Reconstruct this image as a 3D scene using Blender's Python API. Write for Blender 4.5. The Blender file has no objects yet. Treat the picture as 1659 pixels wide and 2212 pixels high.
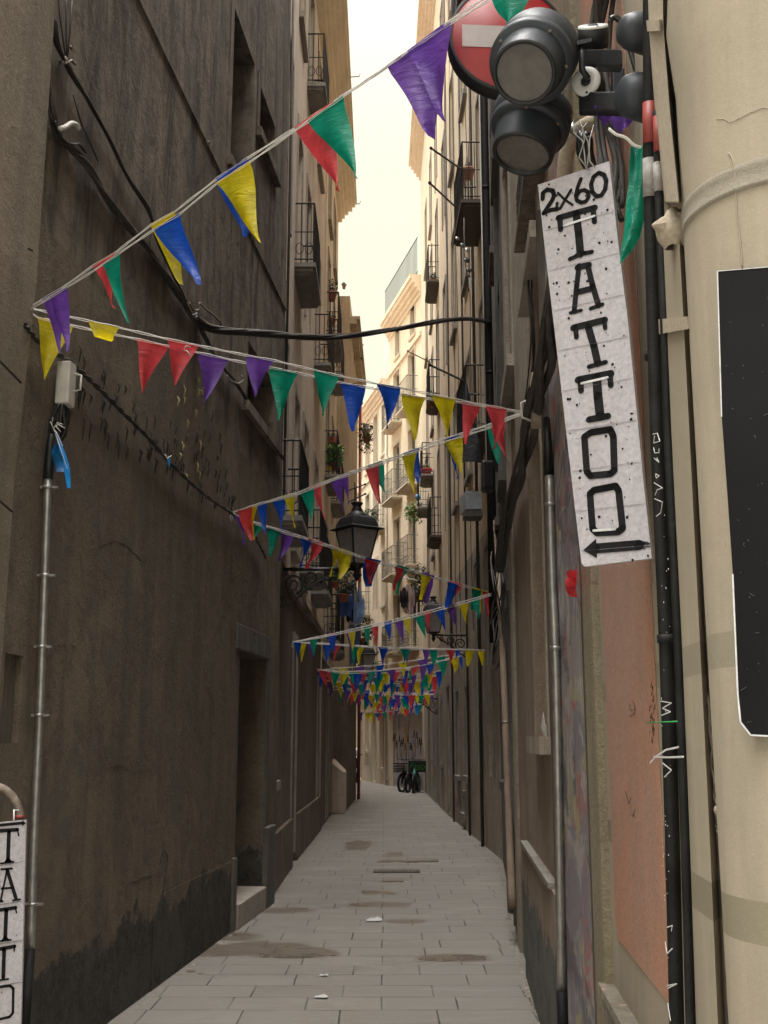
import bpy, math, random
from mathutils import Vector as V, Matrix
random.seed(7)
sc = bpy.context.scene
COL = sc.collection
PI = math.pi
CAM = V((0, 0, 1.65)); F = 2419.0; CX, CY = 829.5, 1106.0
PIT = math.atan(491 / F)
FW = V((0, math.cos(PIT), math.sin(PIT))); UP = V((0, -math.sin(PIT), math.cos(PIT)))

def ray(px, py):
    return V((1, 0, 0)) * (px - CX) + UP * (CY - py) + FW * F
def aty(px, py, y):
    if y > 10: y *= 1.06 - .0012 * (y - 11)
    r = ray(px, py); return CAM + r * (y / r.y)
def onw(px, py, A, B, off=0.0):
    """point of the vertical wall plane through plan points A, B (off = metres in front, towards the street)"""
    d = V((B[0] - A[0], B[1] - A[1])); n = V((-d.y, d.x)).normalized()
    c = V((CAM.x - A[0], CAM.y - A[1]))
    if n.dot(c) < 0: n = -n
    a = V((A[0], A[1])) + n * off
    r = ray(px, py)
    t = (a - V((CAM.x, CAM.y))).dot(n) / V((r.x, r.y)).dot(n)
    return CAM + r * t

# ------------------------------------------------------------------ objects
def tag(o, label=None, cat=None, group=None, kind=None):
    if label: o['label'] = label
    if cat: o['category'] = cat
    if group: o['group'] = group
    if kind: o['kind'] = kind
    return o
def empty(name, loc, label, cat, group=None):
    o = bpy.data.objects.new(name, None); COL.objects.link(o); o.location = loc
    o.empty_display_size = 0.1
    return tag(o, label, cat, group)
def wloc(o):
    p = V(o.location)
    while o.parent: o = o.parent; p += V(o.location)
    return p

class MB:
    def __init__(s): s.v = []; s.f = []; s.sm = []
    def add(s, vs, fs, smooth=False):
        b = len(s.v); s.v += [V(q) for q in vs]
        for f in fs: s.f.append([b + i for i in f]); s.sm.append(smooth)
        return s
    def quad(s, a, b, c, d): return s.add([a, b, c, d], [(0, 1, 2, 3)])
    def obox(s, o, ex, ey, ez):
        o, ex, ey, ez = V(o), V(ex), V(ey), V(ez)
        vs = [o, o + ex, o + ex + ey, o + ey, o + ez, o + ex + ez, o + ex + ey + ez, o + ey + ez]
        return s.add(vs, [(0, 3, 2, 1), (4, 5, 6, 7), (0, 1, 5, 4), (1, 2, 6, 5), (2, 3, 7, 6), (3, 0, 4, 7)])
    def box(s, x0, x1, y0, y1, z0, z1): return s.obox((x0, y0, z0), (x1 - x0, 0, 0), (0, y1 - y0, 0), (0, 0, z1 - z0))
    def tube(s, pts, r, n=8, cap=True):
        pts = [V(p) for p in pts]; m = len(pts); rs = r if isinstance(r, (list, tuple)) else [r] * m
        vs = []; fs = []; prev = None
        for i, p in enumerate(pts):
            t = (pts[min(i + 1, m - 1)] - pts[max(i - 1, 0)])
            if t.length < 1e-9: t = V((0, 0, 1))
            t.normalize()
            if prev is None:
                a = t.cross(V((0, 0, 1)))
                if a.length < .1: a = t.cross(V((1, 0, 0)))
            else:
                a = prev - t * prev.dot(t)
                if a.length < 1e-6: a = t.cross(V((0.3, 0.5, 1)))
            a.normalize(); prev = a; b = t.cross(a)
            for k in range(n):
                q = 2 * PI * k / n; vs.append(p + (a * math.cos(q) + b * math.sin(q)) * rs[i])
        for i in range(m - 1):
            for k in range(n):
                k2 = (k + 1) % n; fs.append((i * n + k, i * n + k2, (i + 1) * n + k2, (i + 1) * n + k))
        if cap: fs.append(tuple(range(n - 1, -1, -1))); fs.append(tuple((m - 1) * n + k for k in range(n)))
        return s.add(vs, fs, True)
    def lathe(s, c, ax, prof, n=24, cap=False):
        """prof: (distance along ax, radius)"""
        c = V(c); ax = V(ax).normalized(); a = ax.cross(V((0, 0, 1)))
        if a.length < .05: a = V((1, 0, 0))
        a.normalize(); b = ax.cross(a); vs = []; fs = []
        for (h, r) in prof:
            for k in range(n):
                q = 2 * PI * k / n; vs.append(c + ax * h + (a * math.cos(q) + b * math.sin(q)) * r)
        for i in range(len(prof) - 1):
            for k in range(n):
                k2 = (k + 1) % n; fs.append((i * n + k, i * n + k2, (i + 1) * n + k2, (i + 1) * n + k))
        if cap: fs.append(tuple(range(n - 1, -1, -1))); fs.append(tuple((len(prof) - 1) * n + k for k in range(n)))
        return s.add(vs, fs, n > 8)
    def poly(s, pts, n, th):
        """flat polygon with thickness: front face at pts, back at pts - n*th"""
        n = V(n); m = len(pts); vs = [V(p) for p in pts] + [V(p) - n * th for p in pts]
        fs = [tuple(range(m)), tuple(range(2 * m - 1, m - 1, -1))] + [(i, (i + 1) % m, m + (i + 1) % m, m + i) for i in range(m)]
        return s.add(vs, fs)
    def build(s, name, mat, parent=None, label=None, bevel=0.0, loc=None):
        me = bpy.data.meshes.new(name)
        off = wloc(parent) if parent is not None else (V(loc) if loc is not None else V((0, 0, 0)))
        me.from_pydata([tuple(q - off) for q in s.v], [], s.f)
        me.polygons.foreach_set('use_smooth', s.sm); me.update()
        o = bpy.data.objects.new(name, me); COL.objects.link(o)
        if mat: me.materials.append(mat)
        if parent is not None: o.parent = parent
        elif loc is not None: o.location = loc
        if label: o['label'] = label
        if bevel:
            m = o.modifiers.new('bevel', 'BEVEL'); m.width = bevel; m.segments = 2; m.limit_method = 'ANGLE'
        return o

def lerp_path(pts, k=4):
    out = []
    for i in range(len(pts) - 1):
        p0 = pts[max(i - 1, 0)]; p1 = pts[i]; p2 = pts[i + 1]; p3 = pts[min(i + 2, len(pts) - 1)]
        for j in range(k):
            t_ = j / k; out.append(((p1 * 2) + (p2 - p0) * t_ + (p0 * 2 - p1 * 5 + p2 * 4 - p3) * t_ * t_ + (p1 * 3 - p0 - p2 * 3 + p3) * t_ ** 3) * .5)
    out.append(pts[-1]); return out

# ------------------------------------------------------------------ materials
class NT:
    def __init__(s, name):
        s.m = bpy.data.materials.new(name); s.m.use_nodes = True; s.t = s.m.node_tree
        s.b = s.t.nodes['Principled BSDF']; s.out = s.t.nodes['Material Output']
    def n(s, typ, **k):
        q = s.t.nodes.new(typ)
        for a, b in k.items(): setattr(q, a, b)
        return q
    def l(s, a, b): s.t.links.new(a, b)
    def pos(s, scale=(1, 1, 1), rot=(0, 0, 0), loc=(0, 0, 0), obj=False):
        if obj:
            g = s.n('ShaderNodeTexCoord'); src = g.outputs['Object']
        else:
            g = s.n('ShaderNodeNewGeometry'); src = g.outputs['Position']
        m = s.n('ShaderNodeMapping'); m.inputs['Scale'].default_value = scale; m.inputs['Rotation'].default_value = rot; m.inputs['Location'].default_value = loc
        s.l(src, m.inputs['Vector']); return m.outputs[0]
    def noise(s, vec, scale, detail=6, rough=.6, dist=0):
        q = s.n('ShaderNodeTexNoise'); q.inputs['Scale'].default_value = scale; q.inputs['Detail'].default_value = detail
        q.inputs['Roughness'].default_value = rough; q.inputs['Distortion'].default_value = dist; s.l(vec, q.inputs['Vector']); return q.outputs['Fac']
    def ramp(s, fac, stops):
        q = s.n('ShaderNodeValToRGB'); e = q.color_ramp.elements
        while len(e) < len(stops): e.new(.5)
        for i, (p, c) in enumerate(stops):
            e[i].position = p; e[i].color = (c, c, c, 1) if isinstance(c, (int, float)) else (*c, 1)
        s.l(fac, q.inputs[0]); return q.outputs[0]
    def mix(s, f, a, b, mode='MIX'):
        q = s.n('ShaderNodeMix', data_type='RGBA', blend_type=mode); q.clamp_factor = True
        for i, x in ((0, f), (6, a), (7, b)):
            if isinstance(x, (int, float)): q.inputs[i].default_value = x if i == 0 else (x, x, x, 1)
            elif isinstance(x, tuple): q.inputs[i].default_value = (*x, 1)
            else: s.l(x, q.inputs[i])
        return q.outputs[2]
    def math(s, op, a, b=0.0, c=0.0, clamp=False):
        q = s.n('ShaderNodeMath', operation=op); q.use_clamp = clamp
        for i, x in enumerate((a, b, c)):
            if isinstance(x, (int, float)): q.inputs[i].default_value = x
            else: s.l(x, q.inputs[i])
        return q.outputs[0]
    def bump(s, h, strength=.3, dist=.01, prev=None):
        q = s.n('ShaderNodeBump'); q.inputs['Strength'].default_value = strength; q.inputs['Distance'].default_value = dist
        s.l(h, q.inputs['Height'])
        if prev: s.l(prev, q.inputs['Normal'])
        return q.outputs[0]

def plain(name, col, rough=.6, metal=0.0, var=.25, scale=8, bump=0.0, spec=.5, obj=False, vscale=(1, 1, 1)):
    t = NT(name); p = t.pos(vscale, obj=obj); f = t.noise(p, scale)
    c = t.mix(t.ramp(f, [(.3, 0), (.7, 1)]), tuple(x * (1 - var) for x in col), tuple(min(1, x * (1 + var)) for x in col))
    t.l(c, t.b.inputs['Base Color']); t.b.inputs['Metallic'].default_value = metal
    t.b.inputs['Specular IOR Level'].default_value = spec
    r = t.ramp(t.noise(p, scale * 2.3), [(.3, max(0, rough - .1)), (.7, min(1, rough + .1))]); t.l(r, t.b.inputs['Roughness'])
    if bump: t.l(t.bump(t.noise(p, scale * 6), bump, .01), t.b.inputs['Normal'])
    return t.m

def plaster(name, c1, c2, dirt, streak=.5, grain=.5, dirt_amt=.5, low=None, lowz=.6, seed=0.0, rough=.9, band=None, patch=None, gsc=90, gam=.55, blot=None):
    t = NT(name); p = t.pos(loc=(seed, seed * 1.7, seed * .6))
    big = t.noise(p, .9, 8, .62, .4); c = t.mix(t.ramp(big, [(.38, 0), (.62, 1)]), c1, c2)
    mid = t.noise(p, 4.5, 8, .7, .6)
    c = t.mix(t.math('MULTIPLY', t.ramp(mid, [(.46, 0), (.68, 1)]), dirt_amt), c, dirt)
    ps = t.pos((2.6, 2.6, .32), loc=(seed, seed, 0)); st = t.noise(ps, 1.5, 8, .68, .7)
    c = t.mix(t.math('MULTIPLY', t.ramp(st, [(.47, 0), (.66, 1)]), streak), c, dirt)
    ps2 = t.pos((11, 11, .6), loc=(seed * 3, seed, 0)); st2 = t.noise(ps2, 1.1, 6, .65, .5)
    c = t.mix(t.math('MULTIPLY', t.ramp(st2, [(.56, 0), (.7, 1)]), streak * .3), c, tuple(min(1, x * 1.35) for x in c2))
    gr = t.noise(p, gsc, 4, .7)
    c = t.mix(gam, c, t.mix(1.0, c, t.ramp(gr, [(.3, .62), (.7, 1.3)]), 'MULTIPLY'))
    if patch:
        pf = t.ramp(t.noise(p, 1.7, 9, .68, .8), [(.58, 0), (.61, 1)]); c = t.mix(t.math('MULTIPLY', pf, .8), c, patch)
    if blot:
        c = t.mix(t.math('MULTIPLY', t.ramp(t.noise(t.pos((2.5, 2.5, 1.1), loc=(4, 2, 7)), 2.2, 9, .72, .9), [(.54, 0), (.66, 1)]), .45), c, blot); c = t.mix(t.ramp(t.noise(t.pos((9, 9, 7)), 3.0, 3, .8, .4), [(.70, 0), (.72, .6)]), c, blot)
    h = t.math('ADD', t.math('MULTIPLY', gr, .5), t.math('MULTIPLY', t.noise(p, 22, 6, .7), 1.2))
    h = t.math('ADD', h, t.math('MULTIPLY', mid, 2.0))
    nb = t.bump(h, grain, .012)
    if low:
        sep = t.n('ShaderNodeSeparateXYZ'); g = t.n('ShaderNodeNewGeometry'); t.l(g.outputs['Position'], sep.inputs[0])
        edge = t.math('ADD', t.math('MULTIPLY', t.noise(p, 3.2, 8, .65, .3), .75), lowz - .375)
        m = t.math('MULTIPLY_ADD', t.math('SUBTRACT', edge, sep.outputs['Z']), 22.0, .5, clamp=True)
        rc = t.mix(t.ramp(t.noise(p, 9, 9, .75, .8), [(.36, 0), (.64, 1)]), low, tuple(x * 2.1 for x in low))
        rc = t.mix(t.ramp(t.noise(p, 38, 5, .8), [(.45, 0), (.75, .6)]), rc, tuple(x * .35 for x in low))
        c = t.mix(m, c, rc)
        rim = t.math('MULTIPLY', t.math('MULTIPLY', m, t.math('SUBTRACT', 1.0, m)), 2.2, clamp=True); c = t.mix(t.math('MULTIPLY', rim, t.ramp(t.noise(p, 7, 4), [(.45, 0), (.6, 1)])), c, tuple(min(1, x * 4.2) for x in low))
        c = t.mix(t.math('MULTIPLY', m, t.ramp(t.noise(p, 2.3, 6, .65), [(.5, 0), (.6, .7)])), c, tuple(x * 1.9 for x in low))
        hh = t.math('ADD', t.math('MULTIPLY', t.math('SUBTRACT', 1.0, m), 1.6), t.math('MULTIPLY', t.math('MULTIPLY', t.noise(p, 14, 9, .8), m), 2.2))
        nb = t.bump(hh, .9, .03, nb)
    if band:
        sep = t.n('ShaderNodeSeparateXYZ'); g = t.n('ShaderNodeNewGeometry'); t.l(g.outputs['Position'], sep.inputs[0])
        for (z0, z1, colr) in band:
            m = t.math('MULTIPLY', t.math('GREATER_THAN', sep.outputs['Z'], z0), t.math('LESS_THAN', sep.outputs['Z'], z1))
            c = t.mix(m, c, t.mix(.35, colr, t.mix(1.0, colr, t.ramp(gr, [(.3, .7), (.7, 1.3)]), 'MULTIPLY')))
    t.l(c, t.b.inputs['Base Color']); t.l(nb, t.b.inputs['Normal']); t.b.inputs['Roughness'].default_value = rough
    t.b.inputs['Specular IOR Level'].default_value = .25
    return t.m

def cloth(name, col, trans=.45, var=.12):
    t = NT(name); p = t.pos(obj=True)
    f = t.noise(p, 14, 4); c = t.mix(t.ramp(f, [(.35, 0), (.65, 1)]), tuple(x * (1 - var) for x in col), tuple(min(1, x * (1 + var)) for x in col))
    d = t.n('ShaderNodeBsdfDiffuse'); q = t.n('ShaderNodeBsdfTranslucent'); g = t.n('ShaderNodeBsdfGlossy'); g.inputs['Roughness'].default_value = .45
    m = t.n('ShaderNodeMixShader'); m.inputs[0].default_value = trans; m2 = t.n('ShaderNodeMixShader'); m2.inputs[0].default_value = .04
    t.l(c, d.inputs[0]); t.l(c, q.inputs[0]); t.l(d.outputs[0], m.inputs[1]); t.l(q.outputs[0], m.inputs[2])
    nb = t.bump(t.noise(t.pos((6, 6, 22), (.3, .6, .4), obj=True), 1.2, 4, .6, 1.2), .7, .02)
    t.l(nb, d.inputs['Normal']); t.l(nb, g.inputs['Normal'])
    t.l(m.outputs[0], m2.inputs[1]); t.l(g.outputs[0], m2.inputs[2]); t.l(m2.outputs[0], t.out.inputs[0])
    return t.m

M = {}
M['L1'] = plaster('dark brown stucco', (.175, .138, .100), (.23, .182, .135), (.10, .085, .068), .6, 1.5, .65, low=(.075, .07, .062), lowz=.5, seed=1.3, patch=(.15, .13, .108))
M['L1up'] = plaster('streaked brown stucco', (.165, .136, .108), (.24, .20, .16), (.06, .052, .045), 1.0, .9, .85, seed=5.3)
M['L0'] = plaster('olive brown stucco', (.24, .20, .15), (.28, .238, .18), (.15, .13, .1), .4, 1.0, .4, seed=9.1)
M['L2'] = plaster('grey pink plaster', (.62, .51, .41), (.70, .585, .475), (.40, .33, .275), .45, .6, .5, seed=3.7)
M['L2dark'] = plaster('dark brown plaster', (.17, .135, .105), (.22, .175, .14), (.085, .07, .06), .7, .8, .6, seed=6.1)  # lower storeys, string courses and plinths, coloured darker than the plaster above
M['L3'] = plaster('tan plaster', (.46, .36, .25), (.54, .43, .31), (.28, .22, .16), .6, .6, .4, seed=2.2, patch=(.42, .34, .25))
M['F1'] = plaster('cream plaster', (.74, .63, .47), (.80, .70, .54), (.56, .47, .35), .35, .25, .3, seed=4.4)
M['F2'] = plaster('pale cream plaster', (.70, .62, .49), (.78, .70, .57), (.54, .46, .36), .35, .25, .3, seed=8.4)
M['R2'] = plaster('ochre plaster', (.62, .51, .37), (.68, .57, .43), (.42, .34, .26), .4, .5, .5, seed=7.7)
M['R3'] = plaster('warm beige plaster', (.66, .55, .41), (.72, .61, .47), (.48, .40, .30), .4, .4, .4, seed=11.7)
M['R1b'] = plaster('slate dark plaster', (.14, .128, .122), (.19, .172, .16), (.08, .075, .072), .7, .6, .6, seed=12.3)
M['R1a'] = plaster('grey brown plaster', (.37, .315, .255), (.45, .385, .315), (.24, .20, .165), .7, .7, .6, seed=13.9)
M['R1brown'] = plaster('reddish brown plaster', (.31, .235, .185), (.37, .285, .225), (.19, .15, .12), .5, .7, .5, low=(.14, .14, .125), lowz=.62, seed=14.9)
M['R0'] = plaster('beige painted plaster', (.305, .262, .198), (.355, .308, .236), (.215, .188, .148), .55, .14, .14, seed=15.5, gsc=330, gam=.3, blot=(.25, .22, .17),
                  band=[(1.315, 1.385, (.215, .19, .135)), (1.775, 1.838, (.25, .22, .165))])
M['orange'] = plaster('orange painted plaster', (.43, .21, .13), (.38, .235, .185), (.29, .19, .15), .35, .3, .5, seed=16.4)
M['stone'] = plaster('grey limestone', (.38, .335, .285), (.45, .405, .345), (.25, .22, .19), .5, .7, .6, seed=17.7)
M['stonedark'] = plaster('sooty limestone', (.135, .122, .105), (.185, .168, .145), (.07, .065, .058), .6, .8, .6, seed=18.2)
M['stonelight'] = plaster('pale limestone', (.56, .50, .40), (.62, .56, .45), (.4, .35, .28), .35, .3, .4, seed=19.2)
M['concrete'] = plaster('cement render', (.27, .25, .225), (.33, .31, .28), (.16, .15, .135), .5, .5, .5, seed=20.2)
M['iron'] = plain('black wrought iron', (.025, .024, .024), .5, .3, .3, 20)
M['irongrey'] = plain('grey painted iron', (.11, .105, .10), .6, .1, .3, 20)
M['glass'] = plain('dark window glass', (.03, .033, .036), .12, 0, .3, 3)
M['glasslit'] = plain('pale window glass', (.22, .225, .22), .2, 0, .3, 3)
M['wood'] = plain('weathered dark wood', (.085, .065, .052), .7, 0, .35, 6, .3, vscale=(6, 6, .6))
M['woodgrey'] = plain('grey painted wood', (.25, .23, .20), .7, 0, .3, 6, .3, vscale=(6, 6, .6))
M['shutter'] = plain('brown louvre shutter', (.33, .26, .20), .7, 0, .25, 9)
M['black'] = plain('black rubber', (.012, .012, .012), .45, 0, .3, 20)
M['blackpipe'] = plain('black painted pipe', (.010, .010, .010), .6, 0, .6, 12, .3, spec=.25)
M['cable'] = plain('black cable sheath', (.018, .017, .017), .38, 0, .3, 15)
M['dirtycable'] = plain('dusty cable sheath', (.055, .048, .042), .7, 0, .4, 15)
M['cord'] = plain('white plastic cord', (.75, .73, .70), .5, 0, .1, 30)
M['steel'] = plain('galvanised steel', (.40, .39, .375), .38, .75, .25, 18, .1)
M['rust'] = plain('rusty worn steel', (.20, .16, .13), .6, .5, .5, 25, .5)
M['whitebox'] = plain('off white enamelled metal', (.50, .48, .44), .5, 0, .15, 10)
M['beigepaint'] = plaster('beige painted metal', (.37, .315, .24), (.42, .36, .28), (.27, .23, .18), .45, .15, .35, seed=25.5)
M['signwhite'] = plaster('white painted board', (.43, .405, .435), (.47, .445, .48), (.36, .33, .345), .35, .05, .35, seed=26.5, rough=.55)
M['paint'] = plain('black sign paint', (.008, .008, .009), .75, 0, .4, 40, spec=.2)
M['red'] = plain('faded red sign sheeting', (.34, .025, .03), .35, 0, .15, 5)
M['whitesheet'] = plain('worn white sheeting', (.45, .41, .41), .45, 0, .12, 12)
M['lampbody'] = plain('blue grey powder coated aluminium', (.034, .040, .050), .5, .2, .15, 12, .05)
M['lampblack'] = plain('matt black cast metal', (.016, .017, .019), .5, .2, .2, 12, .1)
M['lens'] = plain('dusty lens glass', (.085, .078, .068), .25, 0, .35, 30)
M['cap'] = plain('white plastic cap', (.62, .62, .60), .4, 0, .1, 12)
M['frost'] = None
M['terra'] = plain('terracotta clay', (.36, .13, .08), .85, 0, .25, 15, .2)
M['terrapale'] = plain('pale terracotta clay', (.48, .26, .20), .85, 0, .25, 15, .2)
M['leaf'] = plain('green leaves', (.035, .10, .03), .5, 0, .6, 6, obj=True)
M['leafbright'] = plain('bright green leaves', (.10, .26, .04), .5, 0, .5, 6, obj=True)
M['leafdark'] = plain('dark dusty leaves', (.04, .065, .03), .6, 0, .6, 6, obj=True)
M['tape'] = plain('silver tape', (.60, .60, .62), .35, .2, .2, 40)
M['chalk'] = plain('white marker paint', (.62, .62, .62), .6, 0, .2, 40)
M['greentie'] = plain('green plastic tie', (.03, .30, .08), .5)
M['paper'] = plain('white paper litter', (.55, .55, .54), .7)
M['cement'] = plain('old mortar', (.42, .36, .30), .95, 0, .35, 30, .9)
M['crack'] = plain('dark crack filling', (.045, .035, .027), .95, 0, .5, 40, .9)
M['rooftile'] = plain('clay roof tiles', (.34, .20, .13), .85, 0, .4, 6, .4)
M['sleeve'] = plain('dull white sleeve', (.30, .285, .27), .6, 0, .3, 60)
M['doordark'] = plain('very dark door paint', (.025, .021, .018), .6, 0, .3, 6)
M['redtape'] = plain('red insulating tape', (.30, .05, .045), .5)
FC = {'r': (.86, .085, .105), 'g': (.0, .38, .25), 'b': (.008, .10, .66), 'y': (.84, .70, .012), 'p': (.20, .075, .50), 'c': (.02, .27, .68)}
FM = {k: cloth('flag plastic ' + k, v, .6, .16) for k, v in FC.items()}
FN = {'r': 'red', 'g': 'green', 'b': 'blue', 'y': 'yellow', 'p': 'purple', 'c': 'light blue'}

def blackboard():
    t = NT('scratched black board'); p = t.pos()
    v1 = t.noise(t.pos((30, 30, 3), (.3, .5, .2)), 3, 6, .7, 3); sc1 = t.ramp(v1, [(.66, 0), (.70, .35)])
    c = t.mix(sc1, (.005, .005, .006), (.10, .10, .105)); c = t.mix(t.ramp(t.noise(p, 3), [(.4, 0), (.7, .5)]), c, (.012, .012, .013))
    t.l(c, t.b.inputs['Base Color']); t.b.inputs['Roughness'].default_value = .6; t.b.inputs['Specular IOR Level'].default_value = .12; return t.m
M['board'] = blackboard()
M['frost'] = cloth('frosted lantern glass', (.62, .58, .58), .6)

def graffiti(name, base, cols, scale=(3, 3, .7), seed=0):
    t = NT(name); p = t.pos(loc=(seed, seed, seed)); ps = t.pos(scale, loc=(seed, 2 * seed, 0))
    c = base
    for i, (col, lo) in enumerate(cols):
        pp = t.pos(scale, loc=(seed + i * 7.3, i * 3.1, i * 5.7)); f = t.noise(pp, 1.6, 5, .62, 1.4)
        c = t.mix(t.ramp(f, [(lo, 0), (lo + .04, .85)]), c, col)
    st = t.noise(t.pos((28, 28, .8), loc=(seed, 0, 0)), 1.2, 5, .7); c = t.mix(t.ramp(st, [(.45, 0), (.62, .55)]), c, tuple(x * .5 for x in base))
    c = t.mix(t.ramp(t.noise(t.pos((24, 24, 2.2)), 1.5, 6, .7, .5), [(.60, 0), (.63, .7)]), c, tuple(min(1, x * 1.8) for x in base))
    t.l(c, t.b.inputs['Base Color']); t.b.inputs['Roughness'].default_value = .6
    t.l(t.bump(t.noise(t.pos((60, 60, 1)), 1, 3), .4, .01), t.b.inputs['Normal'])
    return t.m
M['shutgraf'] = graffiti('painted roller shutter', (.33, .29, .285), [((.42, .13, .12), .52), ((.23, .21, .26), .50), ((.44, .40, .2), .57), ((.10, .10, .12), .55), ((.46, .43, .42), .55)], (.8, .8, 1.5), seed=2.5)
M['shutgraf2'] = graffiti('graffiti on grey shutter', (.50, .50, .55), [((.48, .38, .50), .52), ((.75, .48, .22), .58), ((.16, .15, .20), .58), ((.62, .62, .66), .54)], (1.3, 1.3, .45), seed=6.5)

def paving():
    t = NT('grey stone paving'); g = t.n('ShaderNodeNewGeometry'); P = g.outputs['Position']
    warp = t.n('ShaderNodeTexNoise'); warp.inputs['Scale'].default_value = .8; t.l(P, warp.inputs['Vector'])
    vm = t.n('ShaderNodeVectorMath', operation='MULTIPLY_ADD'); t.l(warp.outputs['Color'], vm.inputs[0]); vm.inputs[1].default_value = (.03, .03, 0); t.l(P, vm.inputs[2])
    wv = vm.outputs[0]
    br = t.n('ShaderNodeTexBrick'); br.offset = .43; br.squash = .8; br.squash_frequency = 3; t.l(wv, br.inputs['Vector'])
    for k, v in (('Scale', 1.0), ('Mortar Size', .0075), ('Mortar Smooth', .6), ('Bias', 0.0), ('Brick Width', .60), ('Row Height', .355)): br.inputs[k].default_value = v
    br.inputs['Color1'].default_value = (.30, .30, .30, 1); br.inputs['Color2'].default_value = (.72, .72, .72, 1); br.inputs['Mortar'].default_value = (.5, .5, .5, 1)
    tone = t.ramp(br.outputs['Color'], [(.2, (.19, .172, .15)), (.45, (.245, .224, .197)), (.6, (.215, .20, .182)), (.8, (.29, .267, .236))])
    p = t.pos()
    c = t.mix(t.ramp(t.noise(p, 1.1, 7, .6, .5), [(.42, 0), (.62, .7)]), tone, (.215, .20, .18))
    c = t.mix(t.ramp(t.noise(p, 5, 9, .72, .5), [(.5, 0), (.7, .45)]), c, (.20, .18, .155))
    c = t.mix(.5, c, t.mix(1.0, c, t.ramp(t.noise(p, 120, 3, .7), [(.3, .7), (.7, 1.28)]), 'MULTIPLY'))
    # joints, broken up: deep and dark in places, nearly closed elsewhere
    jn = t.noise(p, 2.2, 5, .6); jm = t.math('MULTIPLY', br.outputs['Fac'], t.ramp(jn, [(.40, .38), (.58, 1)]))
    # wide open joints along the wheel-worn centre line
    c = t.mix(t.math('MULTIPLY', t.ramp(t.noise(t.pos((1, 1, 1), loc=(7, 3, 0)), 14, 5, .8), [(.62, 0), (.70, .55)]), 1.0), c, (.13, .115, .10))
    c = t.mix(jm, c, (.035, .03, .026))
    # wet, brown stained patches
    sep = t.n('ShaderNodeSeparateXYZ'); t.l(wv, sep.inputs[0]); X, Y = sep.outputs['X'], sep.outputs['Y']
    wetn = t.noise(t.pos((1.0, 3.0, 1)), 1.5, 5, .55, .4)
    wet = None
    rsp = t.n('ShaderNodeSeparateColor'); t.l(br.outputs['Color'], rsp.inputs[0]); rowv = rsp.outputs[0]
    for (x, y, rx, ry) in STAINS:
        dx = t.math('DIVIDE', t.math('SUBTRACT', X, x), rx); dy = t.math('DIVIDE', t.math('SUBTRACT', Y, y), ry)
        d = t.math('ADD', t.math('POWER', t.math('ABSOLUTE', dx), 2.4), t.math('POWER', t.math('ABSOLUTE', dy), 4.0))
        m = t.math('ADD', t.math('SUBTRACT', 1.45, t.math('ADD', d, t.math('MULTIPLY', wetn, .9))), t.math('MULTIPLY', t.math('SUBTRACT', rowv, .42), 2.4))
        m = t.math('MULTIPLY', m, 1.6, clamp=True)
        wet = m if wet is None else t.math('MAXIMUM', wet, m)
    c = t.mix(t.math('MULTIPLY', wet, .68), c, (.125, .092, .064))
    t.l(c, t.b.inputs['Base Color'])
    damp = t.ramp(t.noise(t.pos((1, 2.4, 1), loc=(3, 1, 0)), .9, 6, .6, .3), [(.5, 0), (.62, 1)])
    r = t.math('SUBTRACT', .72, t.math('MULTIPLY', damp, .22)); r = t.math('SUBTRACT', r, t.math('MULTIPLY', wet, .3), clamp=True)
    t.l(r, t.b.inputs['Roughness'])
    h = t.math('SUBTRACT', t.math('MULTIPLY', t.noise(p, 40, 5, .7), .12), jm)
    h = t.math('ADD', h, t.math('MULTIPLY', br.outputs['Color'], .35)); h = t.math('ADD', h, t.math('MULTIPLY', t.noise(p, 2.5, 3), .5))
    t.l(t.bump(h, .55, .008), t.b.inputs['Normal'])
    return t.m
def gpt(px, py):
    r = ray(px, py); t = -1.65 / r.z; return CAM + r * t
STAINS = []
for (px, py, wx, dy) in [(500, 2022, 150, .16), (600, 2045, 170, .2), (640, 2060, 160, .15), (480, 2052, 170, .2), (505, 1963, 90, .09), (620, 1966, 120, .13), (820, 1928, 70, .13), (850, 1902, 60, .14), (860, 1860, 90, .2), (775, 1825, 50, .8), (855, 1847, 36, .3), (925, 1859, 40, .16), (980, 2068, 130, .12), (820, 1953, 110, .12), (880, 1990, 70, .09), (835, 1745, 25, .5)]:
    q = gpt(px, py); STAINS.append((q.x, q.y, wx / F * q.y * .5 + .02, dy + .05))
M['paving'] = paving()
M['asphalt'] = plain('worn grey ground', (.22, .21, .19), .9, 0, .2, 2, .3)

# ------------------------------------------------------------------ camera, light
cam = bpy.data.cameras.new('camera'); co = bpy.data.objects.new('camera', cam); COL.objects.link(co)
co.location = CAM; co.rotation_euler = (PI / 2 + PIT, 0, 0)
cam.sensor_fit = 'HORIZONTAL'; cam.sensor_width = 36; cam.lens = F / 1659 * 36; cam.clip_end = 1500; cam.clip_start = .05
sc.camera = co
w = bpy.data.worlds.new('World'); sc.world = w; w.use_nodes = True; wt = w.node_tree
bg = wt.nodes['Background']
SUN_EL, SUN_AZ = math.radians(66), math.radians(235)      # behind the viewer and to the left
sky = wt.nodes.new('ShaderNodeTexSky'); sky.sky_type = 'NISHITA'; sky.sun_disc = False; sky.sun_elevation = SUN_EL; sky.sun_rotation = SUN_AZ; sky.dust_density = 4
tc = wt.nodes.new('ShaderNodeTexCoord'); sp = wt.nodes.new('ShaderNodeSeparateXYZ'); wt.links.new(tc.outputs['Generated'], sp.inputs[0])
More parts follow.
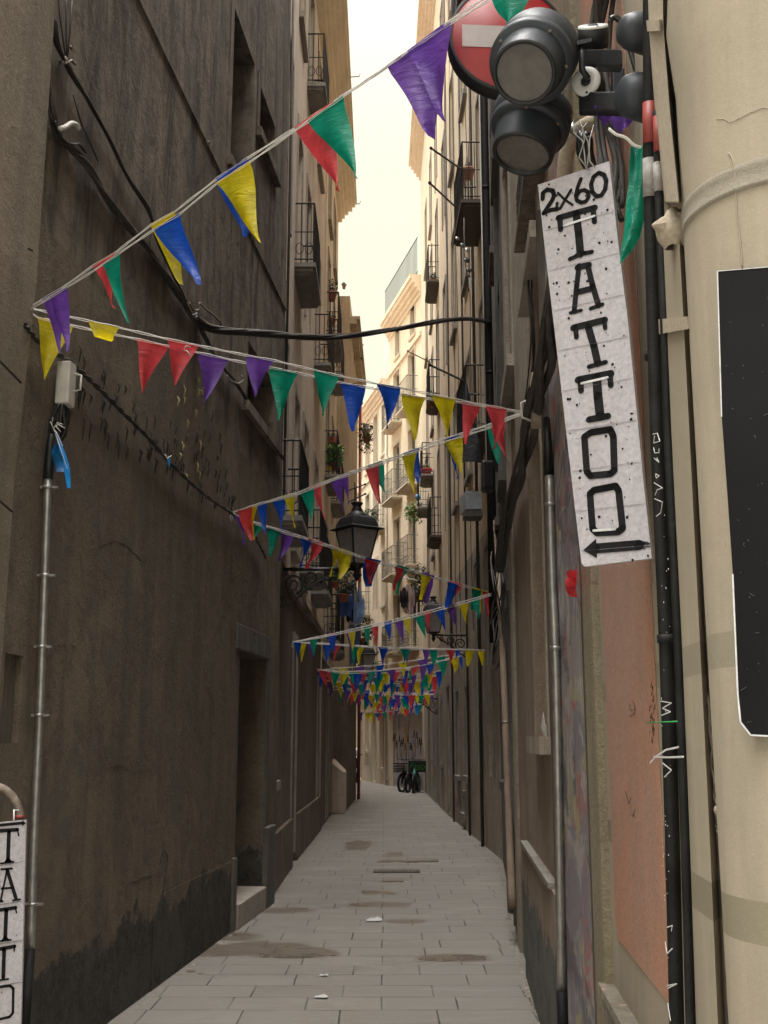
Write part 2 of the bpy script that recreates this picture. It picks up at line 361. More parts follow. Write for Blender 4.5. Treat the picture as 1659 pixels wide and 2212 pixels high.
def wm(op, a, b=0.0, clamp=False):
    q = wt.nodes.new('ShaderNodeMath'); q.operation = op; q.use_clamp = clamp
    for i, x in enumerate((a, b)):
        if isinstance(x, (int, float)): q.inputs[i].default_value = x
        else: wt.links.new(x, q.inputs[i])
    return q.outputs[0]
zz = wm('MAXIMUM', sp.outputs['Z'], 0.0)
zen = wm('MULTIPLY', wm('POWER', zz, 8.0), 215.0)                  # overcast: brightest overhead
sd = V((math.sin(SUN_AZ) * math.cos(SUN_EL), math.cos(SUN_AZ) * math.cos(SUN_EL), math.sin(SUN_EL)))
cm0 = wt.nodes.new('ShaderNodeVectorMath'); cm0.operation = 'SCALE'; cm0.inputs[0].default_value = (1.0, .955, .93); wt.links.new(zen, cm0.inputs['Scale'])
cm = wt.nodes.new('ShaderNodeVectorMath'); cm.operation = 'ADD'; cm.inputs[0].default_value = (9.9, 10.0, 7.9); wt.links.new(cm0.outputs[0], cm.inputs[1])
ad = wt.nodes.new('ShaderNodeMixRGB'); ad.blend_type = 'MIX'; ad.inputs[0].default_value = .97
wt.links.new(sky.outputs[0], ad.inputs[1]); wt.links.new(cm.outputs[0], ad.inputs[2]); wt.links.new(ad.outputs[0], bg.inputs[0])
bg.inputs[1].default_value = .11
sl = bpy.data.lights.new('sun', 'SUN'); so = bpy.data.objects.new('sun', sl); COL.objects.link(so)
sl.energy = 1.5; sl.angle = math.radians(40); sl.color = (1, .96, .90)
so.rotation_euler = sd.to_track_quat('Z', 'Y').to_euler(); so.location = (0, 0, 60)
sc.view_settings.view_transform = 'Standard'; sc.view_settings.look = 'None'; sc.view_settings.exposure = -.1; sc.view_settings.gamma = 1
sc.cycles.max_bounces = 10; sc.cycles.diffuse_bounces = 7; sc.cycles.glossy_bounces = 3; sc.cycles.transmission_bounces = 3

# ------------------------------------------------------------------ walls
def nrm(A, B):
    d = V((B[0] - A[0], B[1] - A[1])); n = V((-d.y, d.x)).normalized()
    if n.dot(V((-A[0], -A[1]))) < 0: n = -n
    return V((n.x, n.y, 0))
def WP(A, B, u, z, off=0.0):
    a = V((A[0], A[1], 0)); d = (V((B[0], B[1], 0)) - a).normalized(); return a + d * u + V((0, 0, z)) + nrm(A, B) * off
def UV(px, py, A, B):
    p = onw(px, py, A, B); a = V((A[0], A[1], 0)); d = (V((B[0], B[1], 0)) - a).normalized()
    return (p - a).dot(d), p.z
def wallmesh(mb, A, B, z0, z1, ops=(), n=None, split=None):
    """a wall face with real openings: ops = (u0, u1, z0, z1, depth)"""
    L = (V(B) - V(A)).length; n = nrm(A, B)
    us = sorted({0.0, L} | {max(0, min(L, o[k])) for o in ops for k in (0, 1)})
    zs = sorted({z0, z1} | {max(z0, min(z1, o[k])) for o in ops for k in (2, 3)})
    for i in range(len(us) - 1):
        for j in range(len(zs) - 1):
            uc = (us[i] + us[i + 1]) / 2; zc = (zs[j] + zs[j + 1]) / 2
            if us[i + 1] - us[i] < 1e-5 or zs[j + 1] - zs[j] < 1e-5: continue
            if any(o[0] < uc < o[1] and o[2] < zc < o[3] for o in ops): continue
            mb.quad(WP(A, B, us[i], zs[j]), WP(A, B, us[i + 1], zs[j]), WP(A, B, us[i + 1], zs[j + 1]), WP(A, B, us[i], zs[j + 1]))
    for (a, b, c, d, dep) in ops:
        P = [WP(A, B, a, c), WP(A, B, b, c), WP(A, B, b, d), WP(A, B, a, d)]; Q = [p - n * dep for p in P]
        for i in range(4): mb.quad(P[i], P[(i + 1) % 4], Q[(i + 1) % 4], Q[i])
def wbox(mb, A, B, u0, u1, z0, z1, o0, o1):
    """box on a wall from offset o0 to o1 (o1 in front)"""
    n = nrm(A, B); mb.obox(WP(A, B, u0, z0, o0), WP(A, B, u1, z0, o0) - WP(A, B, u0, z0, o0), n * (o1 - o0), (0, 0, z1 - z0))

def window(par, A, B, u0, u1, z0, z1, dep, kind='win', mat=None, sur=None):
    L0 = .055
    if kind in ('win', 'tall'):
        f = MB(); fo = -dep + .02
        for (a, b, c, d) in ((u0, u0 + L0, z0, z1), (u1 - L0, u1, z0, z1), (u0 + L0, u1 - L0, z0, z0 + L0), (u0 + L0, u1 - L0, z1 - L0, z1)): wbox(f, A, B, a, b, c, d, fo, fo + .06)
        um = (u0 + u1) / 2; wbox(f, A, B, um - .03, um + .03, z0 + L0, z1 - L0, fo, fo + .055)
        if kind == 'tall': zc = z0 + (z1 - z0) * .3; wbox(f, A, B, u0 + L0, um - .03, zc, zc + .05, fo, fo + .05); wbox(f, A, B, um + .03, u1 - L0, zc, zc + .05, fo, fo + .05)
        w_ = f.build('window', mat or M['woodgrey'], par)
        g = MB(); wbox(g, A, B, u0 + .01, u1 - .01, z0 + .01, z1 - .01, fo - .006, fo + .012); g.build('pane', M['glass'], w_)
    elif kind == 'louvre':
        f = MB(); fo = -dep + .05
        um = (u0 + u1) / 2
        for (a, b) in ((u0, um - .006), (um + .006, u1)):
            for (c, d, e, g_) in ((a, a + .05, z0, z1), (b - .05, b, z0, z1), (a + .05, b - .05, z0, z0 + .07), (a + .05, b - .05, z1 - .07, z1)): wbox(f, A, B, c, d, e, g_, fo, fo + .04)
            z = z0 + .09
            while z < z1 - .09:
                p = WP(A, B, a + .05, z, fo + .005); ex = WP(A, B, b - .05, z, fo + .005) - p; f.obox(p, ex, nrm(A, B) * .03 - V((0, 0, .028)), (0, 0, .012)); z += .055
        w_ = f.build('shutter', mat or M['shutter'], par)
        g = MB(); wbox(g, A, B, u0, u1, z0, z1, fo - .02, fo - .005); g.build('backing', M['wood'], w_)
    elif kind == 'door':
        f = MB(); fo = -dep
        wbox(f, A, B, u0, u1, z0, z1, fo - .01, fo + .03)
        um = (u0 + u1) / 2
        for (a, b) in ((u0 + .08, um - .04), (um + .04, u1 - .08)):
            for (c, d) in ((z0 + .12, z0 + (z1 - z0) * .38), (z0 + (z1 - z0) * .43, z1 - .3)):
                for (q0, q1, q2, q3) in ((a, a + .03, c, d), (b - .03, b, c, d), (a + .03, b - .03, c, c + .03), (a + .03, b - .03, d - .03, d)): wbox(f, A, B, q0, q1, q2, q3, fo + .03, fo + .045)
        w_ = f.build('door', mat or M['wood'], par)
        g = MB(); q = WP(A, B, um + .07, z0 + 1.0, fo + .03); g.lathe(q, nrm(A, B), [(0, .012), (.03, .01), (.035, .025), (.06, .02), (.062, .001)], 12); g.build('handle', M['steel'], w_)
    elif kind == 'board':
        f = MB(); wbox(f, A, B, u0, u1, z0, z1, -dep - .01, -dep + .02); 
        k = max(2, int((u1 - u0) / .14))
        for i in range(k): wbox(f, A, B, u0 + (u1 - u0) * i / k + .006, u0 + (u1 - u0) * (i + 1) / k - .006, z0, z1, -dep + .02, -dep + .032)
        w_ = f.build('shutter', mat or M['wood'], par)
    if sur:
        s_ = MB(); k, pr, m_ = sur
        wbox(s_, A, B, u0 - k, u0 - .002, z0, z1 + k, -.05, pr); wbox(s_, A, B, u1 + .002, u1 + k, z0, z1 + k, -.05, pr); wbox(s_, A, B, u0 - .002, u1 + .002, z1 + .002, z1 + k, -.05, pr)
        if kind in ('win', 'louvre', 'board'): wbox(s_, A, B, u0 - k - .03, u1 + k + .03, z0 - .1, z0 - .002, -.05, pr + .05)
        s_.build('window_surround' if kind != 'door' else 'door_surround', m_, par)

def balcony(par, A, B, u0, u1, z, proj, h=.9, gap=.12, slabm=None, scroll=True, thick=.14, railm=None, mid=True):
    n = nrm(A, B); s = MB()
    wbox(s, A, B, u0, u1, z - thick * .45, z, -.02, proj); wbox(s, A, B, u0 + .04, u1 - .04, z - thick * .8, z - thick * .45 - .001, -.02, proj - .04)
    wbox(s, A, B, u0 + .09, u1 - .09, z - thick, z - thick * .8 - .001, -.02, proj - .09)
    b_ = s.build('balcony', slabm or M['concrete'], par)
    r = MB(); rr = .007; o = proj - .035; a0, a1 = u0 + .03, u1 - .03
    def bar(p, q, w=rr): r.tube([p, q], w, 4, False)
    for zz_, w in ((z + h, .014), (z + .06, .011)) + (((z + h * .52, .009),) if mid else ()):
        bar(WP(A, B, a0, zz_, o), WP(A, B, a1, zz_, o), w); bar(WP(A, B, a0, zz_, 0), WP(A, B, a0, zz_, o), w); bar(WP(A, B, a1, zz_, 0), WP(A, B, a1, zz_, o), w)
    k = max(2, int((a1 - a0) / gap))
    for i in range(k + 1):
        u = a0 + (a1 - a0) * i / k; bar(WP(A, B, u, z, o), WP(A, B, u, z + h, o), rr if 0 < i < k else .012)
        if scroll and i < k:
            um = u + (a1 - a0) / k / 2; c = WP(A, B, um, z + .22, o); R_ = min(.05, (a1 - a0) / k * .42); dd = (WP(A, B, 1, 0) - WP(A, B, 0, 0))
            r.tube([c + dd * (R_ * math.cos(q)) + V((0, 0, R_ * 1.7 * math.sin(q))) for q in [PI * 2 * j / 10 for j in range(11)]], .005, 4, False)
    k2 = max(1, int(o / gap))
    for i in range(1, k2 + 1):
        for a in (a0, a1): bar(WP(A, B, a, z, o * i / (k2 + 1)), WP(A, B, a, z + h, o * i / (k2 + 1)))
    if scroll:
        for a in (a0, a1):
            c = WP(A, B, a, z + .22, o * .5); R_ = o * .2
            for s_ in (-1, 1): r.tube([c + n * (R_ * math.cos(q) + s_ * o * .24) + V((0, 0, .085 * math.sin(q))) for q in [PI * 2 * j / 12 for j in range(13)]], .006, 4, False)
    r.build('railing', railm or M['iron'], b_)
    return b_

def body(par, pts, z1, mats, ops, back, name='wall', zsplit=None):
    """the building's block: street faces along pts (with openings), closed behind and on top"""
    segs = {}
    for i in range(len(pts) - 1):
        m_ = mats[i] if isinstance(mats, list) else mats
        mb = segs.setdefault(m_.name, (MB(), m_))[0]
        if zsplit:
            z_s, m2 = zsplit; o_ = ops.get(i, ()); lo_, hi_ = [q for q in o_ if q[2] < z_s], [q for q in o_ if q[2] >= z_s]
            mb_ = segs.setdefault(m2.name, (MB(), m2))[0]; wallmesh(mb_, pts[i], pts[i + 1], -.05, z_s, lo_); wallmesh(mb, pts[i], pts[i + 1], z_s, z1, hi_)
        else: wallmesh(mb, pts[i], pts[i + 1], -.05, z1, ops.get(i, ()))
    mb, m_ = list(segs.values())[0]
    p0, pn = pts[0], pts[-1]; b0 = (p0[0] + back, p0[1]); bn = (pn[0] + back, pn[1])
    for P, Q in ((b0, p0), (pn, bn), (bn, b0)):
        mb.quad((P[0], P[1], -.05), (Q[0], Q[1], -.05), (Q[0], Q[1], z1), (P[0], P[1], z1))
    for k, (mb, m_) in segs.items(): mb.build(name, m_, par)
    t = MB(); P = [V((p[0], p[1], z1 - .06)) for p in pts]; t.v = P + [V((bn[0], bn[1], z1 - .06)), V((b0[0], b0[1], z1 - .06))]
    t.f = [list(range(len(t.v)))]; t.sm = [False]; t.build('roof', M['rooftile'], par)

# ------------------------------------------------------------------ ground
g = MB(); g.quad((-400, -400, -.004), (400, -400, -.004), (400, 600, -.004), (-400, 600, -.004)); tag(g.build('ground', M['asphalt']), kind='structure')
g = MB()
for y0 in range(-4, 60, 2): g.quad((-8, y0, 0), (8, y0, 0), (8, y0 + 2, 0), (-8, y0 + 2, 0))
tag(g.build('street_paving', M['paving']), kind='structure')

# plan of the alley (metres): left side, right side
LA, LB = (-1.804, 5.316), (-1.154, 12.38)
LC, LD, LE = (-1.24, 12.39), (-1.256, 16.2), (-1.215, 21.54)
LF, LG = (-1.19, 21.55), (-1.197, 27.3)
LH, LI, LJ = (-.881, 27.31), (-.80, 32.8), (-1.06, 37.5)
RA, RB, RC, RD = (.635, 2.12), (.7835, 4.3), (1.148, 10.16), (1.648, 16.2)
FA, FBp, FCp = (1.313, 37.13), (.21, 41.89), (-2.2, 53.0)

# near left: strip of the neighbouring house standing a little proud
b = empty('house', (-3, 3.5, 0), 'olive brown stuccoed house front at the extreme left edge, standing slightly proud', 'building')
A0 = (-2.118, 1.9)
Ln = (V(LA) - V(A0)).length; 
mb = MB(); n = nrm(LA, LB)
for (z0, z1, o0, o1) in ((-.05, 2.9, .0, .004), (2.9, 3.9, .004, .05), (3.9, 17, .05, .07)):
    a, c = A0, LA
    mb.quad(WP(a, c, 0, z0, o0), WP(a, c, Ln, z0, o0), WP(a, c, Ln, z1, o1), WP(a, c, 0, z1, o1))
    mb.quad(WP(a, c, Ln, z0, o0), WP(a, c, Ln, z0, -.3), WP(a, c, Ln, z1, -.3), WP(a, c, Ln, z1, o1))
mb.quad((-2.118, 1.9, 0), (-6, 1.9, 0), (-6, 1.9, 17), (-2.118, 1.9, 17)); mb.quad((-2.1, 1.9, 16.9), (-6, 1.9, 16.9), (-6, 5.3, 16.9), (-1.85, 5.3, 16.9))
mb.build('wall', M['L0'], b)
mb = MB()
for (p, q) in (((0, 780), (45, 826)), ((0, 1082), (26, 1105)), ((62, 538), (70, 541))):
    P, Q = onw(*p, LA, LB, .075), onw(*q, LA, LB, .075); mb.tube([P, Q], .006, 5)
mb.build('groove', M['crack'], b)

# house L1: the dark brown house with the doorway
def u_(px, py, A, B): return UV(px, py, A, B)[0]
def z_(px, py, A, B): return UV(px, py, A, B)[1]
ops = []; wl = []
w1 = (u_(500, 180, LA, LB), u_(547, 180, LA, LB), z_(494, 348, LA, LB), z_(503, 12, LA, LB), .32)
w2 = (u_(560, 240, LA, LB), u_(593, 280, LA, LB), z_(560, 292, LA, LB), z_(562, 190, LA, LB), .32)
w3 = (u_(531, 860, LA, LB), u_(592, 960, LA, LB), z_(523, 862, LA, LB), z_(524, 720, LA, LB), .32)
d1 = (u_(516, 1500, LA, LB), u_(574, 1500, LA, LB), .21, z_(516, 1404, LA, LB), .62)
nic = (u_(6, 1500, LA, LB), u_(46, 1500, LA, LB), z_(40, 1606, LA, LB), z_(46, 1416, LA, LB), .04)
b = empty('house', (-3, 8, 0), 'dark brown stuccoed house on the left with a narrow doorway and peeling base', 'building')
ops = [w1, w2, w3, d1, nic]
zl = z_(430, 190, LA, LB)
mb = MB(); lowops = [d1, nic, w3]; 
wallmesh(mb, LA, LB, -.05, 4.3, [d1, nic])
mb2 = MB(); wallmesh(mb2, LA, LB, 4.3, 17, [w1, w2, w3])
mb.build('lower_wall', M['L1'], b)
for P, Q in ((LB, (-7, 12.38)), ((-7, 5.316), LA), ((-7, 12.38), (-7, 5.316))): mb2.quad((*P, -.05), (*Q, -.05), (*Q, 17), (*P, 17))
mb2.quad((*LB, 16.9), (-7, 12.38, 16.9), (-7, 5.316, 16.9), (*LA, 16.9))
mb2.build('upper_wall', M['L1up'], b)
for (o, k) in ((w1, 'board'), (w2, 'board'), (w3, 'board')):
    window(b, LA, LB, o[0], o[1], o[2], o[3], .3, k, M['wood'], (.12, .012, M['L1up']))
window(b, LA, LB, d1[0], d1[1], d1[2], d1[3], .60, 'door', M['doordark'])
mb = MB(); wbox(mb, LA, LB, 0, 7.09, zl - .35, zl + .0, -.02, .016); mb.build('string_course', M['L1up'], b)
mb = MB(); u0, u1 = d1[0], d1[1]
wbox(mb, LA, LB, u0 - .18, u1 + .12, d1[3] + .003, d1[3] + .24, -.05, .02); mb.build('door_lintel', M['stonedark'], b, bevel=.01); mb = MB()
wbox(mb, LA, LB, u1 + .003, u1 + .42, -.05, .78, -.05, .055); wbox(mb, LA, LB, u1 + .003, u1 + .12, .78, d1[3], -.05, .018)
mb.build('door_jamb', M['stonedark'], b, bevel=.01); mb = MB(); wbox(mb, LA, LB, u0 - .14, u0 - .003, -.05, .62, -.05, .03)
mb.build('door_jamb', M['stonedark'], b, bevel=.01)
mb = MB(); wbox(mb, LA, LB, u0 + .005, u1 - .005, .0, .216, -.585, .05); mb.build('doorstep', M['stone'], b, bevel=.012)
mb = MB(); wbox(mb, LA, LB, nic[0], nic[1], nic[2], nic[3], -.05, -.036); mb.build('blocked_vent', graffiti('torn posters', (.14, .12, .10), [((.42, .40, .37), .60), ((.06, .055, .05), .56)], (5, 5, 2), 1.1), b)
# stone pillow blocks inside the plinth right of the wall damage
mb = MB(); ua = u_(345, 1600, LA, LB); wbox(mb, LA, LB, ua, u0 - .141, -.05, .60, -.05, .006); mb.build('plinth', M['L1'], b)

# house L2: balconies on the left, two stretches
def facade(name, label, pts, z1, mats, back, segops, surmat, win_mat=None, zs=None):
    b = empty(name, (pts[0][0] + back * .3, (pts[0][1] + pts[-1][1]) / 2, 0), label, 'building')
    o = {}
    for i, lst in segops.items(): o[i] = [(q[0], q[1], q[2], q[3], q[4]) for q in lst]
    body(b, pts, z1, mats, o, back, zsplit=zs)
    for i, lst in segops.items():
        for q in lst:
            window(b, pts[i], pts[i + 1], q[0], q[1], q[2], q[3], q[4] - .02, q[5], q[6] if len(q) > 6 else win_mat, (.10, .025, surmat) if surmat else None)
    return b
seg0 = [(.45, 1.35, 4.22, 6.6, .2, 'tall'), (.45, 1.35, 8.18, 10.6, .2, 'tall'), (.45, 1.35, 12.15, 14.3, .2, 'tall'), (2.5, 3.4, 4.22, 6.4, .2, 'louvre'), (2.4, 3.3, 8.18, 10.4, .2, 'louvre'), (2.4, 3.3, 12.15, 14.3, .2, 'louvre'),
        (3.05, 3.7, .12, 3.0, .3, 'door'), (.25, .55, 1.2, 1.9, .1, 'board')]
seg1 = [(.5, 1.4, 4.2, 6.5, .2, 'tall'), (.5, 1.4, 8.18, 10.5, .2, 'tall'), (.5, 1.4, 12.15, 14.3, .2, 'tall'), (2.9, 3.8, 4.2, 6.5, .2, 'louvre'), (2.9, 3.8, 8.18, 10.5, .2, 'louvre'), (2.9, 3.8, 12.15, 14.3, .2, 'louvre'), (4.5, 5.1, .05, 2.7, .3, 'door')]
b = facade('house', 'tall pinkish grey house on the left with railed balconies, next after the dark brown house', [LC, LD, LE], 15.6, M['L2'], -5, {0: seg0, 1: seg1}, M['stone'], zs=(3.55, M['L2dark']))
L2 = b
mb = MB()
for A, B in ((LC, LD), (LD, LE)):
    Lh = (V(B) - V(A)).length
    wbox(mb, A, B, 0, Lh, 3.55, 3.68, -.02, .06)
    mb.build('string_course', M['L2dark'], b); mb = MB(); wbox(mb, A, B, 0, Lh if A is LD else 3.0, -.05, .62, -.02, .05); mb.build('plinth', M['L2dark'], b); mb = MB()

balcony(b, LC, LD, .25, 1.75, 4.18, .30); balcony(b, LC, LD, 2.2, 3.65, 8.16, .30)
balcony(b, LD, LE, .2, 1.7, 4.12, .34); balcony(b, LD, LE, .3, 1.7, 12.15, .3)
balcony(b, LD, LE, 2.6, 4.2, 8.16, .3); balcony(b, LD, LE, 2.6, 4.2, 4.12, .3)
mb = MB()
for dx in (0, .12): mb.tube([WP(LC, LD, .7 + dx, 3.8, .04), WP(LC, LD, .75 + dx, 9, .04), WP(LC, LD, .8 + dx, 15, .04)], .012, 6)
mb.build('wall_cable', M['dirtycable'], b)

segF = [(.7, 1.5, 3.6, 5.9, .2, 'louvre'), (.7, 1.5, 6.90, 8.9, .2, 'tall'), (.7, 1.5, 9.88, 11.8, .2, 'tall'), (3.2, 4.0, 3.6, 5.8, .2, 'louvre'), (3.2, 4.0, 6.90, 8.8, .2, 'tall'), (3.2, 4.0, 9.88, 11.8, .2, 'louvre'), (3.2, 4.0, 12.6, 14.2, .2, 'win'), (.7, 1.5, 12.6, 14.2, .2, 'win'),
        (1.9, 2.6, .05, 2.6, .3, 'door'), (3.6, 4.3, .05, 2.6, .3, 'door')]
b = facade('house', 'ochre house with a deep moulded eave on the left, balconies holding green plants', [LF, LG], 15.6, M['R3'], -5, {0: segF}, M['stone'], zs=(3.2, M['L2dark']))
LFb = b
balcony(b, LF, LG, .3, 1.9, 6.87, .28); balcony(b, LF, LG, .3, 1.9, 9.85, .28); balcony(b, LF, LG, 2.9, 4.3, 6.87, .28); balcony(b, LF, LG, 2.9, 4.3, 9.85, .26); balcony(b, LF, LG, .4, 1.9, 3.55, .3); balcony(b, LF, LG, 2.9, 4.4, 3.55, .3)
mb = MB()
for i, (zz_, pr) in enumerate(((14.95, .10), (15.07, .17), (15.19, .26), (15.31, .36), (15.45, .44), (15.59, .48))): wbox(mb, LF, LG, -9, 5.75 + .04 * i, zz_, zz_ + (.12 if i < 5 else .05) - .002, -.1, pr)
mb.build('cornice', M['F1'], b)  # paler plaster than the wall, imitating hazy glare on the eave
mb = MB()
for (px, py) in ((776, 165), (777, 440)):
    q = aty(px, py, 24 if py < 300 else 26.5); mb.tube([q - V((.7, 0, .05)), q, q + V((.02, 0, .08))], .014, 6)
mb.build('gutter_bracket', M['irongrey'], b)

segH = [(.9, 1.6, 3.2, 5.3, .2, 'louvre'), (3.3, 4.1, 3.4, 5.3, .2, 'tall'), (3.3, 4.1, 6.6, 8.6, .2, 'tall')]
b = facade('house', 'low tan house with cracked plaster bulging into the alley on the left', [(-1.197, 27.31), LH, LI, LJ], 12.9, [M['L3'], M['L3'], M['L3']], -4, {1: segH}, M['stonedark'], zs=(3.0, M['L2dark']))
mb = MB(); mb.obox((-1.197, 26.1, 0), (.31, 0, 0), (0, 1.2, 0), (0, 0, .92)); mb.v[7] += V((0, 0, .3)); mb.v[4] += V((0, 0, .22)); mb.build('buttress', M['L2'], b, bevel=.03)
mb = MB()
q0 = WP(LH, LI, .3, 11.9, .0); wbox(mb, LH, LI, .0, 5.5, 12.15, 12.27, -.02, .18); wbox(mb, LH, LI, .0, 5.5, 12.27, 12.35, -.02, .26); mb.build('cornice', M['L3'], b)
mb = MB(); mb.tube([WP(LH, LI, 5.2, 0, .09), WP(LH, LI, 5.2, 12.1, .09)], .045, 8); mb.build('downpipe', plain('rust red pipe', (.28, .07, .045), .6), b)
balcony(b, LH, LI, 2.9, 4.5, 6.6, .28, slabm=M['wood']); balcony(b, LH, LI, 2.9, 4.5, 3.3, .28)
mb = MB(); pp = [aty(767, 828, 28.5), aty(777, 856, 28.5), aty(779, 872, 28.5), aty(772, 880, 28.5), aty(768, 905, 28.5)]; mb.tube(pp, .07, 8)
mb.build('gutter_pipe', M['L3'], b)

b = empty('house', (-4, 44, 0), 'tan house past the bend on the left, unseen, added to shade the street end', 'building')
body(b, [(-1.08, 37.52), (-4.3, 52.0)], 11.6, M['L3'], {}, -5)  # unseen house added to keep open light off the far street
# far houses that close the view
def grid_ops(u0, du, nu, floors, w_, h_, kinds): 
    return [(u0 + i * du, u0 + i * du + w_, z, z + h_[j] if isinstance(h_, list) else z + h_, .22, kinds[(i + j) % len(kinds)]) for i in range(nu) for j, z in enumerate(floors)]
fl = [4.75, 7.55, 10.4, 13.25]
Lf1 = (V(FBp) - V(FA)).length
so_ = grid_ops(.9, 2.3, 2, fl, .95, 2.1, ['tall', 'tall', 'louvre']) + [(.9, 1.5, 15.9, 17.0, .2, 'win'), (3.2, 3.8, 15.9, 17.0, .2, 'win')]
b = facade('house', 'cream house at the bend with a graffitied garage shutter and ornate balconies', [FA, FBp], 17.6, M['F1'], 6, {0: so_ + [(.2, 5.05, -.04, 2.55, .25, 'x')]}, M['stonelight'])
F1 = b
for i in range(2):
    for z in fl: balcony(b, FA, FBp, .55 + i * 2.3, 2.2 + i * 2.3, z - .05, .42, h=1.0, gap=.13, railm=M['irongrey'], slabm=M['stonelight'])
mb = MB()
for i, (zz_, pr) in enumerate(((17.0, .06), (17.15, .14), (17.3, .24), (17.45, .34), (17.6, .40))): wbox(mb, FA, FBp, 0, Lf1, zz_, zz_ + .149, -.1, pr)
mb.build('cornice', M['F1'], b)
for z in (4.2, 15.5): mb = MB(); wbox(mb, FA, FBp, 0, Lf1, z, z + .16, -.02, .07); mb.build('string_course', M['F1'], b)
mb = MB()
for i in range(30):
    mb.tube([WP(FA, FBp, .2 + i * .17, 17.75, .1), WP(FA, FBp, .2 + i * .17, 19.2, .1)], .01, 4, False)
for z in (17.9, 19.2): mb.tube([WP(FA, FBp, .1, z, .1), WP(FA, FBp, 5.2, z, .1)], .018, 5)
mb.build('roof_fence', M['irongrey'], b)
mb = MB(); n = nrm(FA, FBp)
for k in range(50):
    z = k * .051; wbox(mb, FA, FBp, .2, 5.05, z, z + .047, -.14, -.12 if k % 2 else -.112)
gs = mb.build('garage_shutter', M['shutgraf2'], b, 'grey metal shutter covered in coloured graffiti')
mb = MB()
for i in range(15):
    u = .45 + i * .31 + random.uniform(-.06, .06); z = random.uniform(1.5, 2.0); zb = z - random.uniform(.5, 1.2)
    pts = [WP(FA, FBp, u - .1, z - .25, -.108), WP(FA, FBp, u, z, -.108), WP(FA, FBp, u + .1, z - .25, -.108)]
    mb.tube(pts, .012, 4); mb.tube([WP(FA, FBp, u - .1 + .02 * random.random(), z - .25, -.108), WP(FA, FBp, u - .1, zb, -.108)], .009, 4)
mb.build('graffiti_lettering', M['paint'], gs)
mb = MB()
for (px, py0, w_, h_) in ((868, 1680, 5, 0), ): pass
for (u, z0, z1, w_) in ((2.9, .95, 2.3, .42), (4.6, 1.3, 1.9, .3)):
    mb.poly([WP(FA, FBp, u - w_ / 2, (z0 + z1) / 2, -.109), WP(FA, FBp, u, z0, -.109), WP(FA, FBp, u + w_ / 2, (z0 + z1) / 2, -.109), WP(FA, FBp, u + .02, z1, -.109)], n, .003)
mb.build('graffiti_paint', plain('orange spray paint', (.5, .27, .09), .7), gs)

so_ = grid_ops(.5, 1.62, 4, [3.6, 6.7, 9.7, 12.7], .78, 2.0, ['tall', 'louvre', 'tall', 'win']) + [(.9, 1.6, .6, 2.6, .2, 'louvre'), (2.4, 3.2, .05, 2.7, .25, 'door'), (3.9, 4.4, 1.2, 2.7, .2, 'board'), (5.2, 6.0, .05, 2.7, .3, 'door'), (.2, .5, .3, 1.3, .1, 'louvre')]
b = facade('house', 'pale house with tall narrow windows just beyond the cream one', [(FBp[0] - .004, FBp[1] + .02), (-1.5, 49.7), FCp], 15.6, M['F2'], 6, {0: so_}, M['stonelight'])
F2 = b; A2, B2 = (FBp[0] - .004, FBp[1] + .02), (-1.5, 49.7); Lf2 = (V(B2) - V(A2)).length
mb = MB()
for i, (zz_, pr) in enumerate(((14.9, .08), (15.05, .16), (15.2, .28), (15.35, .36))): wbox(mb, A2, B2, 0.01, Lf2, zz_, zz_ + .149, -.1, pr)
mb.build('cornice', M['F2'], b)
for z in (3.1, 12.2): mb = MB(); wbox(mb, A2, B2, .01, Lf2, z, z + .14, -.02, .06); mb.build('string_course', M['F2'], b)
mb = MB()
for k in range(14):
    z = .3 + k * .2
    if z < 3: wbox(mb, A2, B2, .01, .16, z, z + .19, -.02, .012)
mb.build('quoins', M['F2'], b)
balcony(b, A2, B2, .3, 1.6, 9.65, .4, railm=M['irongrey'], slabm=M['stonelight']); balcony(b, A2, B2, .3, 1.6, 3.6, .4, railm=M['irongrey'], slabm=M['stonelight']); balcony(b, A2, B2, 3.5, 4.9, 6.65, .4, railm=M['irongrey'], slabm=M['stonelight']); balcony(b, A2, B2, 5.2, 6.6, 9.65, .4, railm=M['irongrey'], slabm=M['stonelight'])
mb = MB(); mb.tube([WP(FA, FBp, 5.2, 0, .06), WP(FA, FBp, 5.2, 17, .06)], .05, 8); mb.build('downpipe', M['stonelight'], F1)
# far end wall (closes the street beyond the bend)
b = facade('house', 'distant pale house closing the street beyond the bend', [(-12, 58), (2, 60)], 11, M['F2'], -.01, {0: [(2, 3, 4, 6, .2, 'tall'), (5, 6, 4, 6, .2, 'tall'), (8, 9, 4, 6, .2, 'tall'), (11, 12, 4, 6, .2, 'tall')]}, M['stonelight'])

# right side, dark near houses then ochre ones
segR2 = []
RDa, RE_, RFp = (1.645, 16.22), (1.415, 26.31), (1.313, 37.11)
for z in (6.35, 10.1, 13.8, 17.5): segR2 += [(.55, 1.45, z, z + 2.3, .2, 'tall'), (3.2, 4.0, z, z + 2.2, .2, 'louvre'), (5.9, 6.7, z, z + 2.2, .2, 'louvre'), (8.4, 9.1, z, z + 2.1, .2, 'tall')]
segR2 += [(.7, 1.4, 1.1, 4.6, .16, 'x2'), (2.3, 3.0, 1.1, 4.6, .16, 'x2'), (4.4, 5.0, 1.0, 2.6, .16, 'board'), (6.3, 6.9, .95, 2.6, .2, 'board'), (8.6, 9.4, .05, 2.8, .25, 'door'), (5.4, 5.7, .3, .6, .08, 'board')]
b = facade('house', 'ochre house on the right with stacked balconies and a clutter of cables', [RDa, RE_], 22.2, M['R2'], 6, {0: segR2}, M['concrete'], zs=(4.9, M['R1a']))
R2 = b
